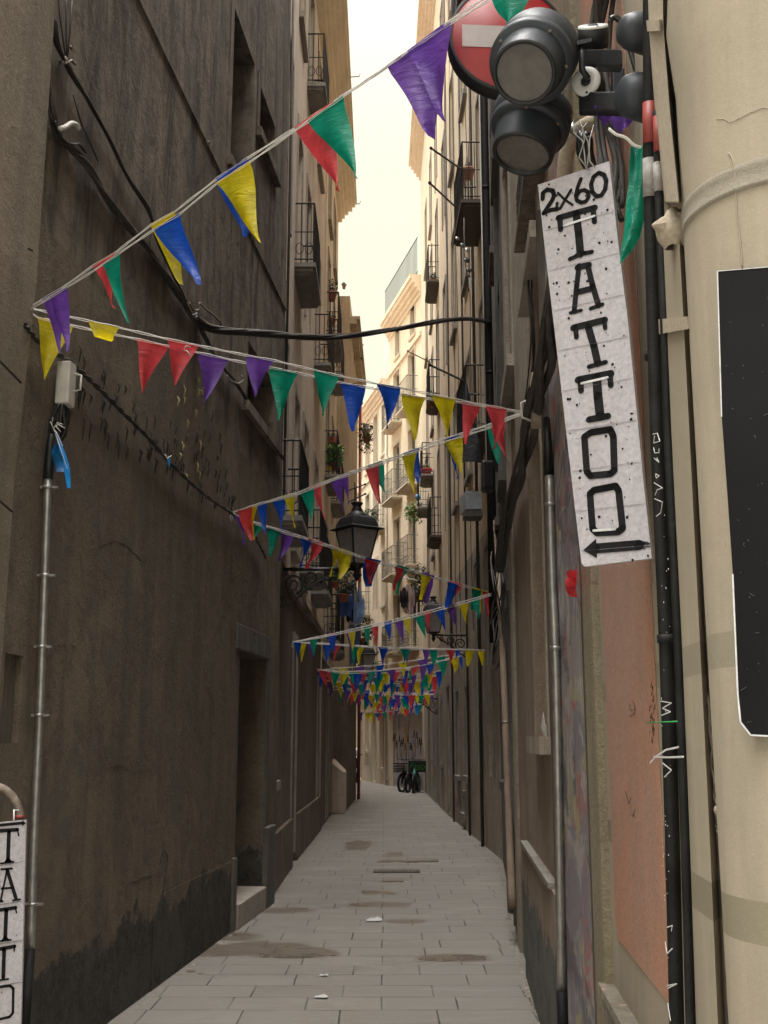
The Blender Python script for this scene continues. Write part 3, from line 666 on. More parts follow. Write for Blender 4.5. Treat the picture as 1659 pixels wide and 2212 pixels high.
for z in (6.3, 10.05, 13.75, 17.45): balcony(b, RDa, RE_, .2, 1.75, z, .42, h=1.0, slabm=M['wood'], scroll=False)
for z in (5.5, 8.95): pass
mb = MB()
for (u0, u1) in ((.7, 1.4), (2.3, 3.0)):
    for k in range(12): wbox(mb, RDa, RE_, u0, u1, 1.1 + k * .29, 1.1 + k * .29 + .285, -.15, -.135 - .008 * (k % 2))
mb.build('shop_panel', graffiti('painted blue grey panels', (.30, .31, .34), [((.42, .30, .30), .6), ((.2, .26, .33), .6)], (4, 4, 1), 4.4), b)
mb = MB()
for (u, m_) in ((2.05, 0), (4.1, 0), (7.4, 0)): mb.tube([WP(RDa, RE_, u, .0, .05), WP(RDa, RE_, u + .03, 21, .05)], .022 if u > 3 else .03, 6)
for k in range(4):
    u = random.uniform(.3, 9); pts = [WP(RDa, RE_, u + .12 * math.sin(j * .7 + k), 3.5 + j * 1.4, .03 + .02 * math.sin(j)) for j in range(12)]; mb.tube(pts, .007, 4)
mb.build('wall_cable', M['dirtycable'], b)
mb = MB()
for i in range(5): wbox(mb, RDa, RE_, 0, 10.0, 21.4 + i * .16, 21.4 + i * .16 + .158, -.1, .06 + i * .07)
mb.build('cornice', M['R2'], b)
segR3 = []
for z in (6.6, 10.15, 13.25, 16.2): segR3 += [(.9, 1.7, z, z + 2.2, .2, 'tall'), (3.6, 4.4, z, z + 2.2, .2, 'louvre'), (6.6, 7.4, z, z + 2.2, .2, 'louvre')]
segR3 += [(.8, 1.4, 1.1, 2.6, .15, 'board'), (2.6, 3.3, .05, 2.7, .25, 'door'), (4.6, 5.1, 1.1, 2.6, .15, 'board'), (7, 7.8, .05, 2.7, .25, 'door')]
b = facade('house', 'tall beige house on the right, farthest before the bend, with a projecting cornice', [(1.415, 26.33), RFp], 22.2, M['R3'], 6, {0: segR3}, M['concrete'], zs=(4.0, M['R1a']))
R3 = b; A3, B3 = (1.415, 26.33), RFp
for z in (6.55, 10.1, 13.2): balcony(b, A3, B3, .6, 2.0, z, .30, h=.95, slabm=M['wood'], scroll=False)
balcony(b, A3, B3, 4.0, 5.3, 8.9, .34, slabm=M['concrete'], scroll=False); balcony(b, A3, B3, 6.55, 7.8, 8.5, .34, slabm=M['concrete'], scroll=False); balcony(b, A3, B3, 6.55, 7.8, 5.2, .34, slabm=M['concrete'], scroll=False)
mb = MB()
for i in range(5): wbox(mb, A3, B3, 0.001, 10.88 + i * .04, 21.4 + i * .16, 21.4 + i * .16 + .158, -.1, .06 + i * .09)
mb.build('cornice', M['R3'], b)

# right near: dark house R1b, then brown house R1a, then the orange / beige corner house
def ru(px): # u along RB-RC etc from px at the horizon
    return px
b = facade('house', 'soot dark house on the right, its corner carrying a tall black downpipe', [RC, RD], 14.5, M['R1b'], 6,
           {0: [(.25, 1.15, .05, 2.9, .25, 'door'), (2.3, 3.1, 1.2, 2.8, .2, 'board'), (.5, 1.3, 4.2, 6.3, .2, 'board'), (2.8, 3.6, 4.2, 6.3, .2, 'board'), (.5, 1.3, 7.6, 9.6, .2, 'board'), (2.8, 3.6, 7.6, 9.6, .2, 'board')]}, M['R1b'])
R1b = b
mb = MB(); wbox(mb, RC, RD, 1.25, 1.55, 0, 12, -.02, .05); mb.build('pilaster', M['R1b'], b)
def onR(px, py, off=0.0): return onw(px, py, RB, RC, off)
uR = lambda px, py=1600: UV(px, py, RB, RC)[0]
wR = (uR(1186), uR(1160), z_(1172, 1590, RB, RC), 3.6, .16)
b = empty('house', (3, 7, 0), 'brown plastered house on the right with a narrow shuttered window and pale sloping ledge', 'building')
body(b, [RB, RC], 14.5, M['R1brown'], {0: [(wR[0], wR[1], wR[2], wR[3], .16), (4.2, 5.0, 4.6, 6.6, .2), (1.5, 2.3, 4.4, 6.6, .2), (4.2, 5.0, 8, 10, .2)]}, 6)
R1a = b
window(b, RB, RC, wR[0], wR[1], wR[2], wR[3], .14, 'board', M['wood'], (.07, .01, M['R1a']))
for q in ((4.2, 5.0, 4.6, 6.6), (1.5, 2.3, 4.4, 6.6), (4.2, 5.0, 8, 10)): window(b, RB, RC, *q, .18, 'board', M['wood'], (.16, .03, M['stone']))
mb = MB(); wbox(mb, RB, RC, uR(1212), uR(1134), -.05, .90, -.02, .035); o_ = mb.build('plinth', M['R1brown'], b)
mb = MB(); wbox(mb, RB, RC, uR(1196), uR(1134), .901, .93, -.02, .05); mb.build('ledge', M['concrete'], b)
mb = MB(); wbox(mb, RB, RC, 2.6, 4.1, 3.7, 14, -.02, .02); mb.build('pilaster', M['R1a'], b); mb = MB(); wbox(mb, RB, RC, 5.05, 5.45, 0, 14, -.02, .025); mb.build('pilaster', M['R1a'], b)
uS0, uS1 = uR(1282), uR(1213)
mb = MB(); wbox(mb, RB, RC, uS0 + .01, uS1 - .05, 0, 4.3, .001, .012)
k = 0
while uS0 + .03 + k * .075 < uS1 - .09: wbox(mb, RB, RC, uS0 + .03 + k * .075, uS0 + .03 + k * .075 + .07, 0.001, 4.29, .012, .016); k += 1
sh = mb.build('painted_shutter', M['shutgraf'], b, 'wooden shutter daubed with red, violet and yellow paint')
mb = MB(); wbox(mb, RB, RC, uS1 - .045, uS1 + .02, 0, 4.4, -.01, .05); wbox(mb, RB, RC, uS0 - .04, uS0 + .005, 0, 4.4, -.01, .03); mb.build('frame', M['wood'], b)

# corner house (beige, orange panel), rounded corner column
b = empty('house', (3, 2.5, 0), 'beige corner house on the right edge with an orange wall panel and rounded corner', 'building')
R0 = b
mb = MB(); wallmesh(mb, (RA[0] + .0, RA[1]), RB, -.05, 14.5)
mb.quad((*RB, -.05), (7, 4.17, -.05), (7, 4.17, 14.5), (*RB, 14.5)); mb.quad((RA[0] + .1, 2.1, 14.4), (7, 2.1, 14.4), (7, 4.17, 14.4), (RB[0], 4.17, 14.4)); mb.quad((7, 4.17, 0), (7, 2.1, 0), (7, 2.1, 14.5), (7, 4.17, 14.5))
mb.build('wall', M['R0'], b)
CC = V((.80, 2.06, 0)); CR = .20
mb = MB(); vs = []; N = 40
zs = [-.05 + i * .15 for i in range(0, 98)]
for z in zs:
    for k in range(N + 1):
        a = math.radians(130 + 150 * k / N); rr = CR
        if 3.075 < z < 3.2: rr += .012
        vs.append(CC + V((math.cos(a) * rr, math.sin(a) * rr, z)))
fs = [(j * (N + 1) + k, j * (N + 1) + k + 1, (j + 1) * (N + 1) + k + 1, (j + 1) * (N + 1) + k) for j in range(len(zs) - 1) for k in range(N)]
mb.add(vs, fs, True)
mb.quad((.80, 1.86, -.05), (7, 1.86, -.05), (7, 1.86, 14.5), (.80, 1.86, 14.5))
mb.build('corner_column', M['R0'], b)
# ring moulding of the column, higher up
zr = [aty(1560, y, 1.92).z for y in (412, 368)]
mb = MB(); prof = []
pts = []
for (z, r) in ((zr[0] - .004, CR), (zr[0], CR + .006), (zr[0] + .006, CR + .0035), (zr[1] - .006, CR + .002), (zr[1], CR + .004), (zr[1] + .01, CR)): pts.append((z, r))
vs = []; 
for (z, r) in pts:
    for k in range(N + 1):
        a = math.radians(130 + 150 * k / N); vs.append(CC + V((math.cos(a) * r, math.sin(a) * r, z)))
mb.add(vs, [(j * (N + 1) + k, j * (N + 1) + k + 1, (j + 1) * (N + 1) + k + 1, (j + 1) * (N + 1) + k) for j in range(len(pts) - 1) for k in range(N)], True)
mb.build('column_ring', plaster('dirty grey ring', (.23, .205, .165), (.285, .255, .20), (.2, .18, .15), .2, .25, .7, seed=51, gsc=250), b)
def onC(px, py, o=.001):
    r = ray(px, py); d = V((r.x, r.y)); L_ = d.length; u = d / L_; c = V((CC.x, CC.y)); b_ = u.dot(c); q = b_ * b_ - (c.dot(c) - (CR + o) ** 2); t_ = (b_ - math.sqrt(max(q, 0))) / L_
    return CAM + r * t_
for pts, w_ in (([(1548, 259), (1562, 257), (1578, 263), (1600, 254), (1622, 243), (1650, 232), (1659, 236)], .0007), ([(1573, 330), (1585, 352), (1590, 405), (1592, 460), (1600, 525), (1604, 580)], .0016), ([(1608, 742), (1612, 800), (1618, 830)], .0009), ([(1632, 930), (1640, 922)], .0015)):
    mb = MB(); P_ = lerp_path([onC(x, y) for x, y in pts]); mb.tube([p + V((random.uniform(-.0008, .0008), 0, random.uniform(-.0008, .0008))) for p in P_], w_, 5); mb.build('hairline_crack', M['R0'] if w_ > .001 else M['cement'], b)
# orange panel painted between z 1.03 and 4.6, dado and ledge
ur0 = lambda px, py=1600: UV(px, py, RA, RB)[0]
mb = MB(); n = nrm(RA, RB); uo0, uo1 = ur0(1424), ur0(1316)
mb.poly([WP(RA, RB, uo0, 1.03, .004), WP(RA, RB, uo1 - .04, 1.03, .004), WP(RA, RB, uo1, 1.10, .004), WP(RA, RB, uo1, 5.2, .004), WP(RA, RB, uo0, 5.2, .004)], n, .003)
mb.build('orange_panel', M['orange'], b, 'orange painted wall panel, faded to pink at the bottom')
mb = MB(); wbox(mb, RA, RB, uo1 + .12, ur0(1283) - .0, 0, 4.6, -.01, .028); mb.build('jamb', plaster('olive stone', (.25, .215, .145), (.29, .25, .175), (.165, .14, .10), .5, .9, .5, seed=31), b)
mb = MB(); wbox(mb, RA, RB, uo0 - .2, uo1 + .14, -.05, .83, -.01, .035); wbox(mb, RA, RB, uo0 - .2, uo1 + .14, .831, .86, -.01, .05); mb.build('plinth', plaster('broken grey plinth', (.22, .20, .16), (.3, .26, .2), (.12, .1, .09), .6, 1.0, .7, seed=33, patch=(.42, .3, .24)), b)
# crack down the side of the column
def jag(pts, n_, amp, f):
    out = []
    for i in range(len(pts) - 1):
        for j in range(n_):
            t_ = j / n_; x = pts[i][0] * (1 - t_) + pts[i + 1][0] * t_; y = pts[i][1] * (1 - t_) + pts[i + 1][1] * t_
            out.append(f(x + random.uniform(-amp, amp), y))
    out.append(f(*pts[-1])); return out
mb = MB(); pts = jag([(1462, 0), (1472, 300), (1488, 440), (1500, 560), (1508, 900), (1520, 1250), (1535, 1500), (1552, 1700), (1566, 1950), (1576, 2212)], 8, 3.2, lambda x, y: onw(x, y, RA, RB, .006))
rs = [random.uniform(.001, .0045) for _ in pts]; mb.tube(pts, rs, 5); mb.build('wall_crack', M['crack'], b)
mb = MB(); pts = jag([(1500, 900), (1520, 1300), (1545, 1620), (1556, 1760), (1560, 1800)], 7, 3, lambda x, y: onw(x - 8, y, RA, RB, .004)); mb.tube(pts, [random.uniform(.001, .006) for _ in pts], 5)
for (px, py) in ((1555, 1680), (1552, 1750)):
    q = onw(px, py, RA, RB, .004); mb.lathe(q, (-.6, -.4, .1), [(-.004, .012), (.004, .009), (.008, .001)], 9)
mb.build('mortar_blobs', M['cement'], b)
# marker scribbles (as on the wall): strokes on the wall face
def stroke(mb, pts, wd, fn, nn, th=.0012):
    P = [fn(*p) for p in pts]
    for i in range(len(P) - 1):
        a, c = P[i], P[i + 1]; d = c - a
        if d.length < 1e-7: continue
        s_ = d.cross(nn).normalized() * (wd / 2); e = d.normalized() * (wd * .3)
        mb.poly([a - s_, c - s_, c + s_, a + s_], nn, th)
        if wd > .003:
            for p_ in ((a, c) if i == 0 else (c,)):
                u1_ = s_.normalized(); u2_ = d.normalized(); mb.poly([p_ + (u1_ * math.cos(q_) + u2_ * math.sin(q_)) * wd * .5 for q_ in [2 * PI * k_ / 10 for k_ in range(10)]], nn, th * .96)
nR0 = nrm(RA, RB)
mb = MB(); fR = lambda x, y: onw(1026 + x * .3816, 1404 + y * .3816, RA, RB, .0035)
for st in ([(1220, 585), (1225, 650), (1205, 735), (1238, 690), (1255, 740)], [(1215, 790), (1240, 800), (1297, 828), (1200, 850), (1245, 895), (1255, 860)], [(1220, 905), (1250, 925), (1262, 960), (1215, 975), (1210, 1000)], [(1218, 1010), (1245, 1020), (1235, 1055), (1258, 1095)], [(1195, 1310), (1215, 1330)]): stroke(mb, st, .0028, fR, nR0)
mb.build('chalk_scribble', M['chalk'], b)
mb = MB(); st = [(890, 290), (905, 320), (900, 360), (875, 375)], [(870, 300), (880, 345), (905, 335)], [(850, 800), (870, 870), (880, 840)], [(905, 900), (895, 945), (885, 930)]
for s_ in st: stroke(mb, s_, .0012, lambda x, y: onw(1026 + x * .3816, 1404 + y * .3816, RA, RB, .007), nR0)
for k in range(26):
    x = 1000 + random.uniform(-14, 14); y = random.uniform(180, 560); stroke(mb, [(x, y), (x + random.uniform(-4, 6), y + random.uniform(10, 34))], random.uniform(.001, .004), lambda x, y: onw(1026 + x * .3816, 1404 + y * .3816, RA, RB, .007), nR0)
mb.build('paint_chips', M['crack'], b)['kind'] = 'stuff'

# ------------------------------------------------------------------ bunting
def interp(pts, x):
    for i in range(len(pts) - 1):
        if pts[i][0] <= x <= pts[i + 1][0]:
            t_ = (x - pts[i][0]) / (pts[i + 1][0] - pts[i][0]); return pts[i][1] * (1 - t_) + pts[i + 1][1] * t_
    return pts[0][1] if x < pts[0][0] else pts[-1][1]
def flag(par, L_, R_, T, nn, colr, amp):
    rows, cols = 9, 6; vs = []; fs = []
    ph = random.uniform(0, 6.28); ph2 = random.uniform(0, 6.28); w0 = (R_ - L_).length
    hem = (T - (L_ + R_) / 2).normalized()
    for i in range(rows + 1):
        t_ = i / rows; tt = min(t_, .985)
        a = L_ + (T - L_) * tt; c = R_ + (T - R_) * tt
        for j in range(cols + 1):
            s_ = j / cols; p = a + (c - a) * s_
            k = amp * w0 * (.55 * math.sin(s_ * 5.2 * (1 - .4 * t_) + ph) * min(1, t_ * 3) + .5 * t_ * math.sin(t_ * 3.3 + ph2))
            side = w0 * .035 * math.sin(t_ * 4.5 + ph2) * (1 if t_ < .98 else 0)
            vs.append(p + nn * k + (c - a).normalized() * side if t_ > 0 else p)
    for i in range(rows):
        for j in range(cols): q = i * (cols + 1) + j; fs.append((q, q + 1, q + cols + 2, q + cols + 1))
    mb = MB().add(vs, fs, True)
    # folded hem stitched over the cord
    h_ = w0 * .07; o_ = nn * (w0 * .012)
    for sg in (1, -1): mb.add([L_ - hem * w0 * .015 + o_ * sg, R_ - hem * w0 * .015 + o_ * sg, R_ + hem * h_ + o_ * sg * .4 + (L_ - R_) * .04, L_ + hem * h_ + o_ * sg * .4 + (R_ - L_) * .04], [(0, 1, 2, 3)])
    return mb.build('flag', FM[colr], par, FN[colr] + ' flag')
NB = 0
def bunting(label, A, B, cords, flags, rad=.0035, knot=True, amp=.14, gap=.035):
    """cords: pixel polylines read in the vertical plane through the plan points A, B; flags: (x0, x1, tipx, tipy, colour, cord)"""
    root = empty('bunting', ((A[0] + B[0]) / 2, (A[1] + B[1]) / 2, wl_z(cords[0], A, B)), label, 'bunting', 'strings of coloured pennants across the alley')
    nn = nrm(A, B)
    if nn.y > 0: nn = -nn
    for i, c in enumerate(cords):
        mb = MB(); P = []
        for a in range(len(c) - 1):
            k = max(1, int(abs(c[a + 1][0] - c[a][0]) / 18))
            for j in range(k): t_ = j / k; P.append((c[a][0] * (1 - t_) + c[a + 1][0] * t_, c[a][1] * (1 - t_) + c[a + 1][1] * t_))
        P.append(c[-1]); Q = [onw(x, y, A, B, 0 if k in (0, len(P) - 1) else i * gap) for k, (x, y) in enumerate(P)]
        for s_ in (0, 1):
            mb.tube([q + V((0, 0, (s_ - .5) * rad * 2.2 + rad * .6 * math.sin(j * 1.9 + s_ * 3.1))) for j, q in enumerate(Q)], rad * .8, 5, False)
        if knot:
            q = Q[0]; mb.tube([q + V((.0, 0, 0)), q + V((rad * 3, -rad * 3, -rad * 9)), q + V((rad, -rad * 2, -rad * 17)), q + V((-rad * 2, -rad * 2, -rad * 9)), q], rad * .6, 5, False)
        mb.build('cord', M['cord'], root)
    for (x0, x1, tx, ty, cl, ci) in flags:
        c = cords[ci]; off = ci * gap
        y0, y1 = interp(c, x0), interp(c, x1)
        flag(root, onw(x0, y0, A, B, off), onw(x1, y1, A, B, off), onw(tx, ty, A, B, off), nn, cl, amp)
    return root
def wl_z(c, A, B): return onw(c[0][0], c[0][1], A, B).z
def xy(p): return (p.x, p.y)

k1 = xy(onw(60, 665, LA, LB, .01)); k2 = xy(onR(1130, 890, .03)); k3 = xy(onw(500, 1108, LA, LB, .02)); k4 = xy(onw(1066, 1282, RC, RD, .03))
k5 = xy(onw(632, 1387, LC, LD, .02)); k6 = (1.59, 15.9); kR1 = (.72, 3.4)
bunting('nearest bunting with very large flags, climbing steeply from the left wall past the spotlights', k1, kR1,
        [[(60, 665), (130, 625), (200, 575), (250, 545), (325, 487), (378, 457), (470, 385), (535, 342), (640, 275), (740, 207), (840, 143), (975, 42), (1060, -12), (1250, -130), (1350, -200)],
         [(60, 672), (130, 630), (205, 583), (250, 552), (330, 498), (385, 465), (470, 395), (540, 350), (665, 263), (740, 210), (880, 112), (975, 50), (1060, -2), (1160, -70), (1350, -205)]],
        [(91, 133, 133, 765, 'p', 0), (108, 146, 147, 762, 'p', 1), (200, 250, 247, 667, 'r', 0), (222, 258, 274, 698, 'g', 1), (325, 378, 393, 617, 'y', 0), (332, 388, 433, 618, 'b', 1),
         (467, 535, 531, 515, 'b', 0), (468, 540, 561, 525, 'y', 1), (636, 722, 732, 416, 'r', 0), (665, 742, 777, 391, 'g', 1), (837, 960, 936, 303, 'p', 0), (880, 975, 957, 262, 'p', 1), (1062, 1185, 1098, 58, 'g', 1)], rad=.0031)
bunting('bunting dipping right from the left corner knot, with one yellow flag rolled up', k1, k2,
        [[(60, 672), (83, 687), (197, 713), (297, 733), (363, 748), (428, 762), (495, 777), (553, 788), (640, 805), (733, 826), (800, 838), (867, 851), (930, 862), (1000, 870), (1060, 882), (1130, 892)],
         [(60, 665), (185, 692), (257, 708), (363, 733), (430, 747), (533, 768), (593, 779), (676, 799), (733, 812), (813, 829), (870, 839), (935, 853), (998, 866), (1050, 876), (1095, 884), (1130, 890)]],
        [(80, 158, 98, 820, 'y', 0), (295, 364, 308, 852, 'r', 0), (428, 495, 437, 877, 'p', 0), (582, 645, 598, 911, 'g', 0), (733, 790, 765, 932, 'b', 0), (867, 920, 893, 954, 'y', 0), (998, 1038, 1007, 960, 'r', 0),
         (362, 429, 378, 837, 'r', 1), (532, 593, 548, 859, 'p', 1), (676, 733, 699, 899, 'g', 1), (813, 865, 838, 927, 'b', 1), (933, 986, 963, 948, 'y', 1), (1049, 1095, 1067, 971, 'r', 1)], rad=.0035)
# one flag of that string has rolled itself round the cord
root = bpy.data.objects['bunting.001']; mb = MB(); nn = nrm(k1, k2)
P = [onw(x, y, k1, k2, .05) for x, y in ((190, 693), (257, 708), (240, 738), (204, 727))]
mb.add(P + [P[3] + nn * .03, P[2] + nn * .03, P[2] + nn * .035 + V((0, 0, .035)), P[3] + nn * .035 + V((0, 0, .035))], [(0, 1, 2, 3), (3, 2, 5, 4), (4, 5, 6, 7)], True); mb.build('flag', FM['y'], root, 'yellow flag rolled up on the cord')
mb = MB(); q = onw(395, 757, k1, k2, .02)
for d in ((-.07, 0, .03), (-.05, .0, -.01), (.05, 0, -.035), (.04, 0, .02)): mb.tube([q, q + V(d) * .5 + V((0, -.02, .01)), q + V(d)], .003, 5)
mb.build('knot', M['cord'], root)

bunting('doubled bunting climbing right from the left wall to the knot at the right cables', k3, k2,
        [[(500, 1108), (560, 1088), (640, 1065), (720, 1034), (800, 1005), (870, 981), (960, 948), (1050, 920), (1130, 890)],
         [(500, 1108), (560, 1090), (640, 1070), (720, 1038), (800, 1010), (870, 986), (960, 955), (1050, 927), (1130, 894)]],
        [(513, 545, 541, 1168, 'r', 1), (530, 557, 546, 1166, 'y', 0), (554, 578, 574, 1153, 'b', 0), (588, 614, 611, 1144, 'b', 1), (612, 636, 638, 1140, 'y', 0), (650, 679, 673, 1128, 'g', 1), (668, 692, 702, 1121, 'r', 0),
         (714, 740, 741, 1107, 'p', 1), (732, 752, 755, 1091, 'p', 0), (789, 818, 820, 1088, 'r', 1), (793, 826, 833, 1067, 'g', 0), (868, 900, 893, 1067, 'y', 1), (872, 906, 906, 1044, 'b', 0), (960, 998, 997, 1025, 'y', 1), (962, 992, 987, 1036, 'b', 0), (1058, 1092, 1092, 990, 'r', 1), (1050, 1088, 1076, 1003, 'g', 0)], rad=.004)
bunting('bunting sloping down right in front of the large black street lantern', k3, k4,
        [[(500, 1108), (540, 1126), (600, 1143), (660, 1161), (720, 1181), (790, 1205), (860, 1221), (930, 1243), (1000, 1263), (1066, 1282)],
         [(500, 1110), (540, 1128), (600, 1147), (660, 1165), (720, 1185), (790, 1209), (860, 1226), (930, 1247), (1000, 1267), (1066, 1284)]],
        [(505, 529, 526, 1177, 'p', 1), (548, 566, 553, 1162, 'g', 0), (578, 607, 582, 1202, 'g', 1), (605, 633, 608, 1213, 'p', 0), (648, 673, 651, 1226, 'b', 1), (665, 698, 666, 1229, 'r', 0), (716, 735, 717, 1246, 'y', 1), (731, 761, 731, 1252, 'y', 0),
         (789, 822, 798, 1268, 'b', 0), (787, 815, 800, 1262, 'r', 1), (852, 873, 855, 1275, 'r', 1), (858, 883, 860, 1285, 'g', 0), (908, 932, 910, 1296, 'y', 1), (912, 938, 919, 1305, 'p', 0), (967, 990, 970, 1313, 'b', 1), (972, 998, 971, 1314, 'r', 0), (1019, 1040, 1023, 1318, 'g', 1), (1022, 1047, 1026, 1327, 'y', 0), (1042, 1063, 1060, 1335, 'r', 1)], rad=.0045)
bunting('bunting rising right from the second left wall knot, in front of the second lantern', k5, k6,
        [[(632, 1387), (700, 1373), (780, 1355), (850, 1339), (920, 1321), (990, 1302), (1062, 1282)],
         [(632, 1388), (700, 1376), (780, 1360), (850, 1344), (920, 1326), (990, 1307), (1062, 1286)]],
        [(669, 687, 678, 1422, 'g', 1), (707, 728, 722, 1411, 'b', 1), (711, 726, 716, 1382, 'r', 0), (746, 762, 758, 1407, 'p', 0), (752, 769, 761, 1407, 'y', 1), (783, 800, 797, 1396, 'g', 0), (801, 817, 816, 1401, 'r', 1), (829, 847, 842, 1386, 'b', 0), (854, 872, 870, 1391, 'p', 1), (870, 887, 884, 1373, 'y', 0),
         (896, 919, 919, 1381, 'g', 1), (913, 932, 925, 1366, 'r', 0), (940, 960, 962, 1366, 'b', 1), (961, 982, 987, 1353, 'p', 0), (990, 1011, 1008, 1349, 'y', 1), (1018, 1038, 1034, 1338, 'g', 0)], rad=.0045)
bunting('nearly level bunting of paired flags from the second left wall knot straight across the alley', k5, xy(onw(1068, 1407, RC, RD, .03)),
        [[(632, 1386), (700, 1390), (760, 1394), (840, 1398), (920, 1401), (1000, 1403), (1068, 1405)], [(632, 1388), (700, 1391), (760, 1396), (840, 1400), (920, 1403), (1000, 1404), (1068, 1406)]],
        [(634, 651, 644, 1427, 'b', 1), (646, 663, 650, 1431, 'y', 0), (661, 676, 676, 1428, 'p', 0), (697, 715, 706, 1430, 'b', 1), (718, 735, 721, 1434, 'r', 0), (759, 777, 763, 1435, 'g', 1), (771, 788, 775, 1437, 'y', 0), (816, 838, 828, 1435, 'b', 1), (820, 838, 825, 1437, 'p', 0), (863, 885, 873, 1436, 'g', 1), (868, 886, 878, 1433, 'p', 0),
         (910, 928, 922, 1436, 'p', 0), (927, 946, 936, 1438, 'g', 1), (962, 982, 974, 1438, 'r', 1), (983, 996, 985, 1426, 'b', 0), (1004, 1024, 1012, 1440, 'y', 1), (1033, 1049, 1041, 1438, 'y', 0), (1049, 1067, 1056, 1440, 'b', 1), (1048, 1062, 1055, 1436, 'p', 0)], rad=.005)
def auto(label, A, B, pts, cols, hpx, lift=3, rad=.005, step=None, seed=0, skip=()):
    rnd = random.Random(seed); x0, x1 = pts[0][0] + 4, pts[-1][0] - 6; hpx = hpx * 1.22; step = step or hpx * .50; fl_ = []; x = x0; i = 0
    while x < x1:
        w_ = hpx * .60 * rnd.uniform(.7, 1.1); ci = i % 2
        if i not in skip: fl_.append((x, x + w_, x + w_ * rnd.uniform(.15, .85), interp(pts, x) + hpx * rnd.uniform(.85, 1.08), cols[i % len(cols)], ci))
        x += step * rnd.uniform(.65, 1.5); i += 1
    bunting(label, A, B, [pts, [(p[0], p[1] + lift * math.sin(PI * j / (len(pts) - 1))) for j, p in enumerate(pts)]], fl_, rad, knot=False)
def onp(px, py, A, B): return xy(onw(px, py, A, B, .02))
auto('bunting just below the level string of paired flags, its right end rising', onp(689, 1448, LD, LE), (1.48, 21.8), [(680, 1450), (720, 1444), (819, 1437), (888, 1428), (927, 1422), (982, 1413), (1032, 1408)], 'brygpgbpyrpbgy', 31, 14, .006, seed=3)
auto('bunting of overlapping flags dipping at mid span, two below the level string', onp(700, 1440, LF, LG), (1.38, 25.5), [(706, 1458), (777, 1468), (843, 1467), (902, 1461), (960, 1447)], 'ygrpbgybrpgyb', 27, -6, .006, seed=5)
auto('bunting of small flags hung low from the tan house to the beige house', onp(720, 1483, LF, LG), (1.36, 27.5), [(722, 1482), (753, 1487), (824, 1495), (906, 1498), (938, 1500)], 'ypyrbgypbrg', 25, 5, .006, seed=8)
auto('bunting with crowded flags crossing just above the third lantern bracket', onp(725, 1476, LF, LG), (1.36, 29.5), [(730, 1478), (760, 1476), (830, 1478), (890, 1478), (935, 1470)], 'gbpryggrbypr', 23, 4, .006, seed=12)
auto('bunting strung low before the pale far houses, most flags purple and blue', (-.85, 29.9), (1.34, 31.5), [(765, 1499), (800, 1506), (863, 1507), (920, 1496)], 'rgbypbrgpb', 22, 3, .006, seed=21)
auto('farthest but one bunting, drooping in front of the garage shutter top', (-.8, 31.5), (1.32, 34.5), [(768, 1512), (805, 1518), (863, 1514), (913, 1505)], 'bgyrpcbgr', 19, 3, .006, seed=31)
auto('farthest bunting with light blue and yellow flags just above the garage shutter', (-.82, 32.5), (1.32, 36.0), [(772, 1538), (810, 1537), (863, 1530), (914, 1520)], 'byycrgrpyrpcgycbyy', 18, 5, .006, seed=41, step=9)

auto('bunting of mostly red and green flags running just under the gently rising one', onp(686, 1442, LD, LE), (1.47, 22.6), [(684, 1446), (740, 1451), (819, 1449), (888, 1441), (960, 1424), (1030, 1404)], 'rgybrpgyrbgp', 30, 6, .006, seed=53)
auto('bunting with its right half hidden by yellow flags, midway between the two middle lanterns', onp(705, 1468, LF, LG), (1.38, 26.0), [(704, 1470), (760, 1474), (830, 1474), (900, 1470), (950, 1458)], 'pybrgypbgr', 26, 4, .006, seed=63)
auto('low bunting with widely fanned flags above the tan house buttress', onp(722, 1489, LF, LG), (1.36, 28.4), [(724, 1489), (770, 1496), (840, 1500), (915, 1497), (940, 1490)], 'gyrpbyrgpb', 24, 4, .006, seed=73)

# ------------------------------------------------------------------ cables and pipes on the left house
def onL(px, py, off=.0): return onw(px, py, LA, LB, off)
def bundle(name, label, cat, px, fn, n_, r, spread, mat, off=.03, group=None, k=4):
    base = [fn(x, y, off) for x, y in px]; root = empty(name, base[0], label, cat, group); rnd = random.Random(len(px) * 7 + n_)
    c = lerp_path(base, k)
    for i in range(n_):
        a, f, rr = rnd.uniform(0, 6.28), rnd.uniform(.15, .5), spread * rnd.uniform(.4, 1)
        mb = MB(); mb.tube([p + V((rr * math.cos(a + j * f), rr * .5 * math.sin(a + j * f), rr * math.sin(a + j * f))) for j, p in enumerate(c)], r * rnd.uniform(.7, 1.2), 6)
        mb.build('cable', mat, root)
    return root
bundle('cable_bundle', 'thick bundle of black cables curving down the left wall from the top corner', 'cable', [(100, -60), (101, 60), (103, 150), (108, 235), (118, 270), (128, 292), (155, 318), (182, 350), (222, 415), (265, 478), (300, 512), (345, 577), (392, 645), (420, 690), (440, 705)], onL, 7, .009, .022, M['dirtycable'], .03)
bundle('cable_bundle', 'straighter black cable line right of the thick bundle, meeting it at the blue flag', 'cable', [(116, 40), (120, 82), (142, 130), (167, 180), (192, 225), (245, 315), (280, 385), (318, 450), (335, 500), (360, 560), (400, 650)], onL, 3, .010, .010, M['cable'], .035)
bundle('cable_bundle', 'frayed black cables from the crossing cable down to the railed balcony on the left', 'cable', [(425, 692), (445, 730), (467, 773), (500, 817), (520, 845), (553, 897), (580, 945), (612, 990)], onL, 4, .011, .014, M['dirtycable'], .03)
